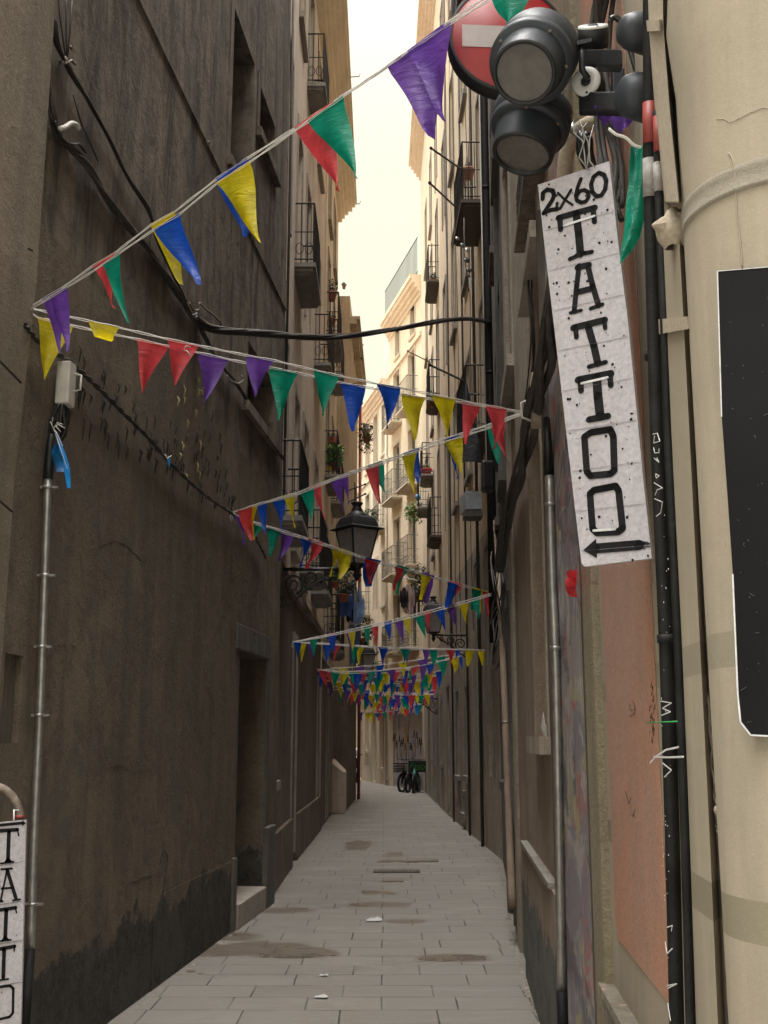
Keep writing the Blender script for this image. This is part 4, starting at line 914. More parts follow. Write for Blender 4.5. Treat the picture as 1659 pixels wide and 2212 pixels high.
for i, (pp, lb) in enumerate((([(122, -40), (130, 40), (142, 125)], 'thin black wire hanging from the top left, leftmost of three'), ([(143, -40), (143, 60), (144, 125)], 'thin black wire hanging straight down at the top left'), ([(158, -40), (152, 60), (145, 125)], 'thin black wire hanging from the top left, rightmost of three'),
                              ([(158, 205), (175, 265), (212, 348)], 'thin black wire drooping between the two cable lines on the left wall'))):
    mb = MB(); mb.tube([onL(x, y, .06) for x, y in pp], .004, 5); tag(mb.build('wire', M['cable'], loc=onL(*pp[0])), lb, 'wire')
t_ = empty('cable_hook', onL(145, 128, .02), 'rusty iron hook holding wires on the left wall', 'hook')
mb = MB(); mb.tube([onL(130, 132, 0), onL(140, 136, .07), onL(155, 131, .08), onL(163, 138, .06)], .009, 6); mb.tube([onL(140, 122, .06), onL(146, 135, .075), onL(150, 142, .06)], .007, 6); mb.build('hook', M['rust'], t_)
t_ = empty('insulator', onL(150, 272, .04), 'pale ceramic insulator hook on the cable bundle at the left', 'insulator')
mb = MB(); mb.tube(lerp_path([onL(x, y, .07) for x, y in ((130, 278), (142, 274), (152, 267), (163, 268), (170, 278))]), .014, 8); mb.build('hook', M['whitebox'], t_)
mb = MB(); mb.tube(lerp_path([onL(x, y, .05) for x, y in ((118, 262), (128, 290), (145, 308), (160, 312), (172, 312), (185, 330))]), .008, 6); mb.build('wire', M['cable'], t_)
t_ = empty('cable_hook', onL(435, 665, .02), 'curled iron hook where the crossing cable leaves the left wall', 'hook')
mb = MB(); mb.tube(lerp_path([onL(x, y, .08) for x, y in ((410, 655), (418, 670), (430, 668), (431, 655), (440, 664), (458, 678), (475, 695), (478, 705))]), .008, 6); mb.build('hook', M['rust'], t_)
t_ = empty('cable_hook', onL(515, 820, .02), 'small curled hook on the frayed cables beside the dark window', 'hook')
mb = MB(); mb.tube(lerp_path([onL(x, y, .07) for x, y in ((490, 810), (500, 822), (515, 828), (525, 820), (522, 812))]), .008, 6); mb.build('hook', M['steel'], t_)
for (px, py, lb) in ((148, 103, 'tiny bent iron hook high on the left wall near the wires'), (446, 308, 'small iron eye hook on the stained upper wall')):
    mb = MB(); mb.tube(lerp_path([onL(px, py + 8, .01), onL(px, py, .05), onL(px + 6, py - 2, .06), onL(px + 6, py + 4, .05)]), .006, 6); tag(mb.build('wall_hook', M['rust'], loc=onL(px, py)), lb, 'hook')

# twisted black cable sagging along the left wall
base = lerp_path([onL(x, y, .04) for x, y in ((52, 700), (85, 738), (145, 778), (200, 825), (260, 885), (320, 945), (380, 1012), (445, 1070), (500, 1108), (540, 1142), (560, 1175), (575, 1205))], 14)
root = empty('twisted_cable', base[0], 'black twisted pair cable slanting down the left wall below the drips', 'cable')
for s_ in (0, PI):
    mb = MB(); mb.tube([p + V((.008 * math.cos(j * .8 + s_), 0, .010 * math.sin(j * .8 + s_))) for j, p in enumerate(base)], .0085, 6); mb.build('strand', M['cable'], root)
# cable bundle across the alley
cA, cB = xy(onL(425, 690, .05)), (1.60, 16.0)
bundle('cable_bundle', 'heavy black cable bundle sagging across the whole alley below the sky', 'cable', [(420, 683), (445, 704), (480, 713), (540, 719), (600, 724), (660, 727), (720, 728), (780, 723), (850, 713), (910, 700), (960, 692), (1010, 690), (1060, 697)], lambda x, y, o: onw(x, y, cA, cB, 0), 6, .024, .026, M['cable'], 0)

# steel conduit on the left
P = [onL(x, y, .035) for x, y in ((104, 1030), (97, 1240), (86, 1545), (74, 1800), (66, 2050))]
root = empty('conduit_pipe', V((P[-1].x, P[-1].y, 0)), 'galvanised steel conduit pipe up the left wall beside the white sign', 'pipe')
mb = MB(); mb.tube(lerp_path(P), .021, 12); mb.build('pipe', M['steel'], root)
mb = MB(); mb.tube([P[-1], P[-1] + V((-.01, 0, -.65))], .024, 12); mb.build('foot', M['blackpipe'], root)
mb = MB(); mb.tube([onL(x, y, .035) for x, y in ((104, 1035), (107, 990), (109, 955), (112, 925))], [.026, .025, .02, .014], 10); mb.build('sleeve', M['black'], root)
for (x, y) in ((103, 1053), (97, 1243), (90, 1397), (85, 1545), (70, 1953)):
    mb = MB(); q = onL(x, y, .035); mb.lathe(q - V((0, 0, .008)), (0, 0, 1), [(0, .022), (0, .028), (.016, .028), (.016, .022)], 14); mb.obox(q + V((-.052, -.012, -.006)), (.105, 0, 0), (0, .02, 0), (0, 0, .012)); mb.build('clamp', M['steel'], root)
root = empty('junction_box', onL(128, 800, .05), 'off white junction box with a handle, hung on the left wall', 'junction box')
n = nrm(LA, LB); d_ = (V((LB[0], LB[1], 0)) - V((LA[0], LA[1], 0))).normalized()
q = onL(117, 872, .02); mb = MB(); mb.obox(q, d_ * .10, n * .075, V((.0, 0, .24)) + d_ * .0); mb.build('case', M['whitebox'], root, bevel=.008)
mb = MB(); mb.tube([q + d_ * .05 + n * .08 + V((0, 0, .08)), q + d_ * .05 + n * .12 + V((0, 0, .09)), q + d_ * .05 + n * .12 + V((0, 0, .17)), q + d_ * .05 + n * .08 + V((0, 0, .18))], .006, 6); mb.build('handle', M['whitebox'], root)
mb = MB()
for k in range(7):
    a = q + d_ * (.01 + .013 * k) + n * .04; mb.tube(lerp_path([a, a + V((random.uniform(-.02, .02), -.01, -.07)), a + V((random.uniform(-.02, .03), 0, -.14)), q + d_ * .03 + n * .03 + V((0, 0, -.20))]), .010, 6)
mb.tube(lerp_path([q + d_ * .0 + n * .03 + V((0, 0, .0)), q + V((-.02, 0, -.12)), q + V((.01, 0, -.17)), q + V((.03, 0, -.1))]), .009, 6)
mb.tube([q + d_ * .03 + n * .03 + V((0, 0, -.12)), onL(113, 905, .04), onL(112, 935, .04)], .013, 7)
mb.build('cable_tails', M['black'], root)
t_ = empty('pennant', onL(118, 930, .06), 'light blue loose pennant tied to the conduit on the left wall', 'pennant')
flag(t_, onL(118, 928, .08), onL(134, 958, .10), onL(152, 1056, .09), n, 'c', .25); flag(t_, onL(119, 960, .09), onL(136, 975, .06), onL(122, 1020, .08), n, 'c', .2)
mb = MB(); q = onL(115, 925, .08)
for d in ((.05, 0, .02), (.06, 0, .0), (-.02, 0, .03), (.04, 0, -.02), (.06, -.02, -.10), (.09, -.02, -.22)): mb.tube([q, q + V(d) * .5 + V((0, -.02, .015)), q + V(d)], .0025, 4)
mb.build('tie', M['cord'], t_)
t_ = empty('pennant', onL(360, 985, .06), 'tiny blue scrap of a torn pennant on the twisted cable', 'pennant')
mb = MB(); q = onL(361, 990, .07); mb.add([q, q + V((.025, 0, .0)), q + V((.02, 0, -.07)), q + V((.005, -.01, -.04))], [(0, 1, 2, 3)]); mb.build('flag', FM['c'], t_)
mb = MB(); mb.tube([q + V((-.02, 0, .03)), q, q + V((.03, 0, .02))], .003, 4); mb.build('tie', M['cord'], t_)

# dark drips and ochre flakes hanging on the plaster of the dark house
rnd = random.Random(11); b = bpy.data.objects['house.001']; MO = plain('ochre flaking paint', (.30, .25, .12), .9)
for k in range(118):
    mb = MB(); mo = MB()
    if k < 74:
        t_ = rnd.random(); x = 155 + t_ * 320 + rnd.uniform(-12, 12); y = 790 + t_ * 230 + rnd.uniform(-62, 105) * (1 - .35 * t_); m_ = mb
    elif k < 90: x = 390 + rnd.uniform(-8, 50); y = 850 + rnd.uniform(-40, 190); m_ = mo
    elif k < 104: x = rnd.uniform(460, 505); y = rnd.uniform(1010, 1085); m_ = mb
    else: x = rnd.uniform(360, 480); y = rnd.uniform(880, 1010); m_ = mb
    p = onL(x, y, .012); h = rnd.uniform(.05, .12) * (1.25 if k < 40 else 1); w_ = rnd.uniform(.005, .011)
    m_.tube([p, p + V((w_ * .3, 0, -h * .3)) + n * .012, p + V((-w_ * .4, 0, -h * .65)) + n * .010, p + V((w_ * .5, 0, -h))], [w_ * .35, w_, w_ * .8, w_ * .1], 5)
    m_.build('plaster_drip' if m_ is mb else 'paint_flake', M['crack'] if m_ is mb else MO, b)


for pts, w_ in (([(215, 1180), (245, 1170), (270, 1178), (300, 1205), (304, 1212)], .003), ([(230, 1660), (265, 1655), (290, 1670), (330, 1662)], .0025), ([(345, 1868), (352, 1840), (362, 1850), (358, 1880), (352, 1930)], .006), ([(284, 1905), (310, 1896), (330, 1890)], .004), ([(440, 1470), (455, 1500), (452, 1560), (462, 1590)], .002), ([(120, 1400), (140, 1392), (165, 1398)], .0025), ([(402, 1700), (410, 1740), (404, 1790), (412, 1820)], .002)):
    mb = MB(); P_ = lerp_path([onL(x, y, .001) for x, y in pts], 6); mb.tube([p + V((0, 0, random.uniform(-.006, .006))) for p in P_], [w_ * random.uniform(.12, .8) for _ in P_], 5); mb.build('wall_crack', M['crack'], b)
mbp = MB(); rnd = random.Random(19)
for k in range(230):
    x, y = rnd.uniform(80, 505), rnd.uniform(1150, 1950)
    p = onL(x, y, 0); 
    if p.z < .7: continue
    mbp.lathe(p, n, [(0, rnd.uniform(.002, .009)), (rnd.uniform(.002, .006), .001)], 5)
gr_ = mbp.build('plaster_grit', M['L1'], b); gr_['kind'] = 'stuff'

# ------------------------------------------------------------------ left: hoop barrier and TATTO sign
HY = 4.05
root = empty('hoop_barrier', (aty(-5, 2000, HY).x, HY, 0), 'worn steel hoop barrier rising behind the white sign at the left edge', 'barrier')
a0 = aty(42, 1760, HY); top = aty(5, 1697, HY); P = [V((a0.x, HY, 0)), V((a0.x, HY, a0.z))]
R_ = .115; cxh = a0.x - R_; cz = top.z - R_
P = [V((a0.x, HY, 0)), V((a0.x, HY, cz))] + [V((cxh + R_ * math.cos(q), HY, cz + R_ * math.sin(q))) for q in [PI * j / 12 for j in range(1, 12)]] + [V((cxh - R_, HY, cz)), V((cxh - R_, HY, 0))]
mb = MB(); mb.tube(P, .0165, 12); mb.build('tube', M['rust'], root)
for sx in (0, -2 * R_):
    mb = MB(); mb.lathe((a0.x + sx, HY, 0), (0, 0, 1), [(0, .05), (.008, .05), (.012, .02)], 16, True); mb.build('base_flange', M['rust'], root)
mb = MB(); mb.lathe((a0.x, HY, aty(42, 1768, HY).z), (0, 0, 1), [(0, .017), (0, .0185), (.012, .0185), (.012, .017)], 12); mb.build('red_tape', M['redtape'], root)
SY = 3.98
def LS(px, py, o=0.0): return aty(px, py, SY - o)
root = empty('hanging_sign', LS(0, 2000), 'white wooden sign lettered TATTO downwards, hung on the hoop barrier at the bottom left', 'sign')
tl, tr, br_, bl = LS(-100, 1785), LS(56, 1771), LS(43, 2290), LS(-112, 2300)
mb = MB(); mb.poly([tl, bl, br_, tr], (0, -1, 0), .012); mb.build('board', M['signwhite'], root)
def S_(mb, pts, wpx, fn, nn, px2m): stroke(mb, pts, wpx * px2m, fn, nn)
fL = lambda x, y: LS(x * .292 + 0, 1566 + y * .292, .002)
nS = V((0, -1, 0)); mb = MB(); mm = SY / F * .292 * 1.02
W_ = 18
def st(pts, wd=W_): stroke(mb, pts, wd * mm, fL, nS)
st([(-140, 755), (170, 725)], 20); mb.poly([fL(165, 705), fL(165, 748), fL(190, 727)], nS, .0012)
st([(-30, 785), (128, 775)], 26); st([(128, 768), (138, 820)], 10); st([(66, 790), (58, 1010)], 26); st([(5, 1025), (100, 1012)], 12); st([(40, 1015), (58, 985)], 14); st([(80, 1010), (58, 985)], 14)
st([(10, 1068), (88, 1062)], 14); st([(52, 1070), (5, 1300)], 13); st([(52, 1070), (118, 1285)], 24); st([(12, 1210), (92, 1205)], 14); st([(95, 1298), (148, 1290)], 12); st([(-25, 1312), (20, 1304)], 12)
st([(-40, 1375), (115, 1352)], 24); st([(112, 1345), (122, 1390)], 10); st([(46, 1370), (38, 1580)], 26); st([(0, 1600), (80, 1590)], 12); st([(18, 1594), (38, 1565)], 14); st([(60, 1590), (38, 1565)], 14)
st([(-40, 1665), (108, 1638)], 24); st([(108, 1632), (104, 1672)], 10); st([(30, 1660), (24, 1868)], 26); st([(-15, 1890), (60, 1880)], 12)
for a, c in (((-60, 1945), (75, 1930)), ((75, 1930), (98, 1950)), ((98, 1950), (95, 2130)), ((95, 2130), (70, 2160)), ((70, 2160), (-60, 2190)), ((-60, 2190), (-60, 1945))): st([a, c], 17)
mb.build('lettering', M['paint'], root)
mb = MB(); rnd = random.Random(5)
def dot(mb, p, r, nn, n_=7):
    a = V((0, 0, 1)); c = a.cross(nn).normalized(); mb.poly([p + (c * math.cos(2 * PI * k / n_) + a * math.sin(2 * PI * k / n_)) * r * rnd.uniform(.8, 1.15) for k in range(n_)], nn, .0008)
for k in range(60): dot(mb, fL(rnd.uniform(-250, 170), rnd.uniform(770, 2400)), rnd.uniform(.0006, .0022), nS)
for y in (1030, 1320, 1610, 1920): stroke(mb, [(-300, y + 60), (175, y - 20)], .0009, fL, nS)
mb.build('paint_splashes', M['paint'], root)['kind'] = 'stuff'
mb = MB(); mb.tube([LS(30, 1772, -.02), LS(30, 1750, -.05), LS(44, 1750, -.06)], .003, 5); mb.build('hook', M['cord'], root)

# ------------------------------------------------------------------ right: 2x60 TATTOO sign
sR = onw(1409, 1207, RA, RB, .03); dS = V((-1.39, 1, 0)).normalized(); A_s = xy(sR); B_s = xy(sR + dS * .3)
nT = nrm(A_s, B_s)
T3 = lambda x, y, o=.0: onw(x, y, A_s, B_s, o)
root = empty('hanging_sign', T3(1285, 800), 'long white board lettered 2x60 TATTOO with an arrow, tilted on the right wall', 'sign')
mb = MB(); P = [T3(*p) for p in ((1162, 399), (1175, 520), (1208, 800), (1240, 1080), (1256, 1216), (1262, 1224), (1408, 1206), (1390, 1040), (1357, 700), (1335, 520), (1316, 348))]
mb.poly(P, nT, .014); mb.build('board', M['signwhite'], root)
mb = MB(); mT = sR.y / F * 1.36
f2 = lambda x, y: T3(1053 + x * .18312, 270 + y * .18312, .002)      # zoom 550 px -> 1622
def s2(pts, wd): stroke(mb, pts, wd * .18312 * mT, f2, nT)
s2([(650, 870), (652, 800), (700, 762), (770, 775), (785, 830), (760, 890), (720, 950), (665, 1035)], 46); s2([(660, 1040), (750, 1000), (825, 990)], 44); s2([(812, 990), (820, 920)], 30)
s2([(830, 800), (910, 880), (1000, 940)], 24); s2([(985, 765), (920, 870), (855, 985)], 30)
s2([(1100, 635), (1060, 740), (1040, 830), (1055, 890), (1105, 915), (1160, 900), (1190, 850), (1185, 790), (1140, 765), (1085, 780), (1055, 830)], 40)
s2([(1310, 565), (1250, 610), (1220, 700), (1235, 790), (1285, 840), (1340, 830), (1385, 760), (1400, 660), (1375, 590), (1320, 565), (1300, 570)], 44)
s2([(835, 1095), (1060, 1030), (1265, 975)], 62); s2([(850, 1090), (862, 1230)], 56); s2([(1240, 975), (1262, 1140)], 52); s2([(1045, 1040), (1075, 1290), (1095, 1520)], 78); s2([(970, 1580), (1110, 1520), (1230, 1495)], 42); s2([(1040, 1545), (1095, 1490)], 40); s2([(1160, 1515), (1095, 1490)], 40)
s2([(1060, 1680), (1195, 1650)], 62); s2([(1078, 1660), (1050, 1900), (1020, 2200)], 52); s2([(1180, 1650), (1240, 1900), (1310, 2130)], 56); s2([(1060, 1970), (1240, 1925)], 60); s2([(975, 2215), (1105, 2185)], 32); s2([(1215, 2165), (1355, 2115)], 38)
f6 = lambda x, y: T3(1026 + x * .3816, 810 + y * .3816, .002)
fD = lambda x, y: T3(x, y, .002)
def s6(pts, wd): stroke(mb, pts, wd * .3816 * mT, f6, nT)
def sD(pts, wd): stroke(mb, pts, wd * mT, fD, nT)
sD([(1238, 708), (1306, 691)], 12); sD([(1242, 705), (1245, 728)], 9); sD([(1304, 690), (1307, 708)], 8); sD([(1270, 705), (1282, 745), (1291, 785)], 13); sD([(1272, 792), (1308, 782)], 8)
s6([(583, 28), (768, -8)], 34); s6([(595, 25), (600, 88)], 28); s6([(762, -5), (768, 58)], 26); s6([(688, 15), (695, 120), (708, 235)], 42); s6([(645, 252), (752, 232)], 30)
for ring in ([(655, 325), (765, 308), (782, 345), (788, 540), (765, 560), (652, 570), (632, 545), (618, 350)], [(672, 652), (795, 628), (812, 655), (835, 868), (808, 888), (690, 893), (665, 870), (650, 672)]):
    s6(ring + [ring[0], ring[1]], 31)
s6([(680, 982), (930, 962)], 44); mb.poly([f6(612, 992), f6(690, 1036), f6(684, 928)], nT, .0012)
for k in range(9): s6([(925, 942 + k * 5), (925 + random.uniform(20, 70), 940 + k * 5 + random.uniform(-3, 8))], 3.5)
mb.build('lettering', M['paint'], root)
mb = MB(); rnd = random.Random(9)
Lft = [(1162, 399), (1208, 800), (1257, 1223)]; Rgt = [(1316, 348), (1360, 780), (1409, 1207)]
for k in range(150):
    t_ = rnd.random(); s_ = rnd.uniform(.04, .96); x = (1162 + 95 * t_) * (1 - s_) + (1316 + 93 * t_) * s_; y = (399 + 824 * t_) * (1 - s_) + (348 + 859 * t_) * s_
    dot(mb, T3(x, y, .0015), rnd.choice((.0007, .001, .0014, .002, .003, .0038)), nT)
mb.build('paint_splashes', M['paint'], root)['kind'] = 'stuff'; mb = MB()
for k in range(9):
    t_ = .12 + k * .105; stroke(mb, [(1164 + 95 * t_, 399 + 824 * t_), (1314 + 93 * t_, 350 + 859 * t_ + 3)], .0005, fD, nT)
mb.build('plank_joints', plain('faint joint', (.30, .27, .30), .8), root)
for a in (((1218, 487), (1284, 466)), ((1256, 828), (1312, 815)), ((1282, 1146), (1328, 1143))): mb = MB(); stroke(mb, list(a), .006, lambda x, y: T3(x, y, .0035), nT); mb.build('cable_tie', M['tape'], root)
mb = MB()
for k in range(4):
    a = T3(1270 + rnd.uniform(-4, 22), 362 + rnd.uniform(-3, 6), .01); pts = [a]
    for j in range(4): pts.append(pts[-1] + V((rnd.uniform(-.025, .02), rnd.uniform(-.02, .01), rnd.uniform(.02, .045))))
    mb.tube(pts, .0022, 5)
mb.build('tie_wire', M['steel'], root)

# ------------------------------------------------------------------ round road sign
C_ = aty(1098, 80, 3.8); nn = V((.06, -1, 0)).normalized(); ax = nn.cross(V((0, 0, 1))).normalized()
root = empty('road_sign', C_, 'round red no entry sign with a white bar behind the spotlights at the top', 'road sign')
mb = MB(); mb.lathe(C_ - nn * .075, nn, [(0, .001), (0, .224), (.07, .228), (.075, .224), (.075, .214)], 64); mb.build('rim', M['lampblack'], root)
mb = MB(); mb.lathe(C_, nn, [(-.006, .217), (-.002, .213), (-.002, .001)], 64); mb.build('face', M['red'], root)
mb = MB(); mb.poly([C_ + ax * a * .176 + V((0, 0, c * .046)) + nn * .001 for a, c in ((-1, -1), (1, -1), (1, 1), (-1, 1))][::-1], nn, .002); mb.build('bar', M['whitesheet'], root)
mb = MB(); mb.tube([C_ - nn * .07, C_ - nn * .07 + V((.3, .12, 0))], .02, 8); mb.tube([C_ - nn * .07 + V((0, 0, .12)), C_ - nn * .07 + V((.3, .12, .12))], .02, 8); mb.build('bracket', M['steel'], root)

def onQ(px, py, off=0.0): return onw(px, py, RA, RB, off)
# ------------------------------------------------------------------ spotlights
XU = V((1, 0, 0))
def spot(label, P0, axis, prof_tube, prof_drum, screws):
    root = empty('spotlight', P0, label, 'spotlight', 'projector spotlights on the right wall'); a = axis.normalized()
    mb = MB(); mb.lathe(P0, a, prof_tube, 48); mb.build('snout', M['lampbody'], root)
    mb = MB(); mb.lathe(P0, a, [(.012, .001), (.010, .05), (.008, prof_tube[0][1] - .008)], 48); mb.build('lens', M['lens'], root)
    mb = MB(); mb.lathe(P0, a, [(.02, prof_tube[0][1] - .010), (-.002, prof_tube[0][1] - .009), (-.004, prof_tube[0][1] - .001), (.004, prof_tube[0][1] + .002)], 48); mb.build('rim', M['lampblack'], root)
    mb = MB(); mb.lathe(P0, a, prof_drum, 48); mb.build('housing', M['lampbody'], root)
    b1 = a.cross(V((0, 0, 1))).normalized(); b2 = a.cross(b1)
    for q in screws:
        mb = MB(); h0, r0 = prof_drum[1]; c = P0 + a * (h0 - .001) + (b1 * math.cos(q) + b2 * math.sin(q)) * (r0 - .013); mb.lathe(c, -a, [(0, .006), (.003, .006), (.004, .001)], 10); mb.build('screw', M['rust'], root)
    return root
v1 = ray(1132, 158).normalized(); P1 = aty(1132, 158, 2.62)
ax1 = v1 * .93 + (XU * .55 + UP * .83) * .36
s1 = spot('upper of two dark grey projector spotlights, its round lens facing the viewer', P1, ax1, [(0, .082), (.02, .085), (.06, .088), (.085, .093), (.095, .098)], [(.088, .09), (.09, .109), (.098, .112), (.12, .113), (.125, .110), (.128, .1135), (.22, .1135), (.25, .10), (.27, .07), (.275, .001)], (.3, 2.2, 4.0, 5.5))
v2 = ray(1128, 334).normalized(); P2 = aty(1128, 334, 2.93)
ax2 = v2 * .42 + (XU * .24 + UP * .86)
s2_ = spot('lower of two dark grey projector spotlights, its lens aimed down at the paving', P2, ax2, [(0, .086), (.01, .089), (.07, .094), (.09, .098)], [(.082, .09), (.084, .110), (.092, .113), (.105, .114), (.108, .111), (.111, .115), (.16, .115), (.175, .10), (.18, .001)], (.3, 2.2, 3.4, 5.5))
for (root, (cx_, cy_), d, axd, r_, lenb) in ((s1, (1281, 58), 2.78, -ray(1281, 58).normalized() * .44 + UP * .9, .043, .055), (s2_, (1266, 176), 2.74, -ray(1266, 176).normalized() * .9 - XU * .25 + UP * .34, .041, .05)):
    q = aty(cx_, cy_, d); axd = axd.normalized()
    mb = MB(); mb.lathe(q, -axd, [(0, .03), (.003, r_), (lenb, r_), (lenb, .001)], 32); mb.build('pivot', M['lampblack'], root)
    mb = MB(); mb.lathe(q, axd, [(-.002, r_ - .001), (.004, r_ - .002), (.0045, r_ * .36), (.002, r_ * .34)], 32); o_ = mb.build('pivot_cap', M['cap'], root)
    mb = MB(); mb.lathe(q, axd, [(.001, r_ * .34), (.007, r_ * .30), (.007, r_ * .16), (.002, r_ * .15), (.002, .0005)], 16); 
    b1 = axd.cross(V((1, .2, .1))).normalized()
    for s_ in (1, -1): mb.lathe(q + b1 * s_ * r_ * .78, axd, [(.003, .004), (.0055, .0035), (.0055, .0003)], 8)
    mb.build('bolt', M['lampblack'], root)
q = aty(1256, 115, 2.7); mb = MB(); mb.tube([q + V((0, 0, .02)), q + V((0, -.01, -.01)), q + V((0, 0, -.05)), q + V((.015, 0, -.075))], .009, 8); mb.obox(q + V((-.015, -.02, .012)), (.04, 0, .01), (0, .02, 0), (0, 0, .012)); mb.build('latch', M['lampblack'], s1)
root = empty('wall_mount', onw(1385, 140, RA, RB), 'black cast mount joining the two spotlights to the right wall', 'bracket')
mb = MB(); a = aty(1275, 122, 2.78); c = onQ(1362, 122, .03); mb.obox(a + V((-.02, 0, -.03)), (c - a), (0, .03, 0), (0, 0, .055)); a = aty(1262, 225, 2.76); c = onQ(1360, 225, .03); mb.obox(a + V((-.01, 0, -.02)), (c - a), (0, .03, 0), (0, 0, .06)); mb.build('arm', M['lampblack'], root, bevel=.006)
mb = MB(); mb.lathe(onQ(1362, 66, .05), (.93, .3, 0), [(-.03, .001), (-.03, .02), (-.02, .035), (.0, .045), (.05, .05), (.06, .01)], 28); mb.lathe(onQ(1362, 205, .05), (.93, .3, 0), [(-.03, .001), (-.03, .03), (-.02, .045), (.0, .055), (.05, .06), (.06, .01)], 28); mb.build('base', M['lampbody'], root)
mb = MB(); a = aty(1322, 145, 2.8); mb.obox(a, (.035, 0, 0), (0, .03, 0), (0, 0, -.085)); mb.build('driver_box', M['lampbody'], root, bevel=.004)
mb = MB(); mb.tube(lerp_path([aty(x, y, 2.72) for x, y in ((1318, 42), (1330, 38), (1345, 55), (1362, 110), (1380, 175), (1395, 240), (1402, 300))]), .008, 8); mb.build('supply_cable', M['cable'], root)
mb = MB(); mb.tube(lerp_path([aty(x, y, 2.78) for x, y in ((1360, -30), (1375, 30), (1388, 90), (1400, 180), (1404, 260))]), .006, 8); mb.build('supply_cable', M['cable'], root)
# curved beige pipe below the spotlights
P = lerp_path([aty(x, y, dd) for x, y, dd in ((1222, 470, 3.35), (1219, 400, 3.3), (1222, 345, 3.25), (1236, 300, 3.2), (1262, 273, 3.12), (1300, 258, 3.02), (1345, 250, 2.95))])
root = empty('bent_pipe', P[-1], 'bent beige pipe emerging under the spotlights above the tilted board', 'pipe')
mb = MB(); mb.tube(P, .024, 14); mb.build('pipe', M['beigepaint'], root)
mb = MB(); q = aty(1243, 283, 3.1); mb.lathe(q, (.5, -.3, .5), [(-.012, .026), (-.012, .031), (.012, .031), (.012, .026)], 16); mb.build('clamp', M['steel'], root)
bundle('cable_bundle', 'tangle of dark cables behind the top of the 2x60 board', 'cable', [(1262, 290), (1262, 330), (1282, 372), (1290, 400)], lambda x, y, o: aty(x, y, 2.95), 4, .012, .016, M['cable'], 0)
bundle('cable_bundle', 'dark vertical cables hanging down the wall beside the spotlights', 'cable', [(1305, -40), (1300, 60), (1308, 200), (1312, 300), (1322, 380), (1335, 460)], lambda x, y, o: onw(x, y, RA, RB, .05), 6, .010, .035, M['dirtycable'], 0)
# loose pennants on the right
t_ = empty('pennant', aty(1305, 240, 2.75), 'crumpled purple pennant caught under the spotlight mount', 'pennant')
flag(t_, aty(1284, 228, 2.72), aty(1330, 236, 2.74), aty(1303, 278, 2.74), V((0, -1, 0)), 'p', .3); flag(t_, aty(1310, 232, 2.76), aty(1380, 250, 2.78), aty(1340, 290, 2.78), V((0, -1, 0)), 'p', .3)
t_ = empty('pennant', aty(1375, 320, 2.7), 'long green pennant hanging edgeways beside the tilted board', 'pennant')
mb = MB(); rows = [((1362, 1398), 318), ((1360, 1398), 360), ((1357, 1397), 400), ((1352, 1396), 440), ((1350, 1391), 480), ((1346, 1383), 515), ((1341, 1365), 545), ((1339, 1341), 572)]; vs = []
for i, ((a, c), y) in enumerate(rows):
    for j in range(5): t2 = j / 4; vs.append(aty(a + (c - a) * t2, y - 4 * t2, 2.62 + .02 * math.sin(t2 * 5 + i * .5)))
mb.add(vs, [(i * 5 + j, i * 5 + j + 1, i * 5 + j + 6, i * 5 + j + 5) for i in range(7) for j in range(4)], True); mb.build('flag', FM['g'], t_)
mb = MB(); mb.tube(lerp_path([aty(x, y, 2.62) for x, y in ((1315, 278), (1330, 290), (1352, 298), (1372, 315), (1398, 320))]), .004, 6); mb.build('hem', M['cord'], t_)

# ------------------------------------------------------------------ right: pipes, trunking, board
def onQ(px, py, off=0.0): return onw(px, py, RA, RB, off)
def pipe(name, label, px, fn, r, mat, off, cat='pipe', clamps=(), clampmat=None, smooth=4):
    P = lerp_path([fn(x, y, off) for x, y in px], smooth); root = empty(name, P[-1], label, cat); mb = MB(); mb.tube(P, r, 12); mb.build('pipe', mat, root)
    for (x, y) in clamps:
        mb = MB(); q = fn(x, y, off); mb.lathe(q - V((0, 0, .009)), (0, 0, 1), [(0, r), (0, r + .005), (.018, r + .005), (.018, r)], 14); mb.build('clamp', clampmat or M['steel'], root)
    return root
pp = pipe('black_pipe', 'thick black pipe beside the orange wall panel, scrawled with white marker', [(1404, -60), (1404, 240), (1405, 430), (1419, 925), (1438, 1363), (1452, 1800), (1464, 2300)], onQ, .0165, M['blackpipe'], .03, clamps=((1412, 768), (1440, 1380)), clampmat=M['blackpipe'])
mb = MB(); fP = lambda x, y: onQ(1026 + x * .3816, 810 + y * .3816, .0485)
for st_ in ([(1005, 335), (1030, 330), (1045, 375), (1010, 385), (1015, 345)], [(1010, 410), (1015, 440), (1040, 440), (1040, 415)], [(1012, 470), (1040, 495), (1028, 470)], [(1020, 560), (1042, 570), (1025, 585), (1020, 560)], [(1012, 610), (1060, 640), (1030, 650), (1018, 680)], [(1015, 700), (1060, 720), (1050, 780), (1025, 800)]): stroke(mb, st_, .0016, fP, nR0)
fP2 = lambda x, y: onQ(1026 + x * .3816, 1404 + y * .3816, .0485)
for st_ in ([(1085, 1570), (1115, 1560), (1110, 1590)], [(1075, 1650), (1085, 1720), (1115, 1690)], [(1085, 1900), (1140, 1890), (1090, 1915)], [(1090, 2000), (1105, 2100)], [(1050, 290), (1110, 300), (1060, 330), (1105, 350), (1055, 370)], [(1060, 640), (1110, 680), (1070, 720)]): stroke(mb, st_, .0022, fP2, nR0)
for k in range(40): dot(mb, fP2(1048 + random.uniform(0, 60), random.uniform(-800, 2000)), random.uniform(.0006, .0022), nR0)
mb.build('marker_scrawl', M['chalk'], pp)['kind'] = 'stuff'
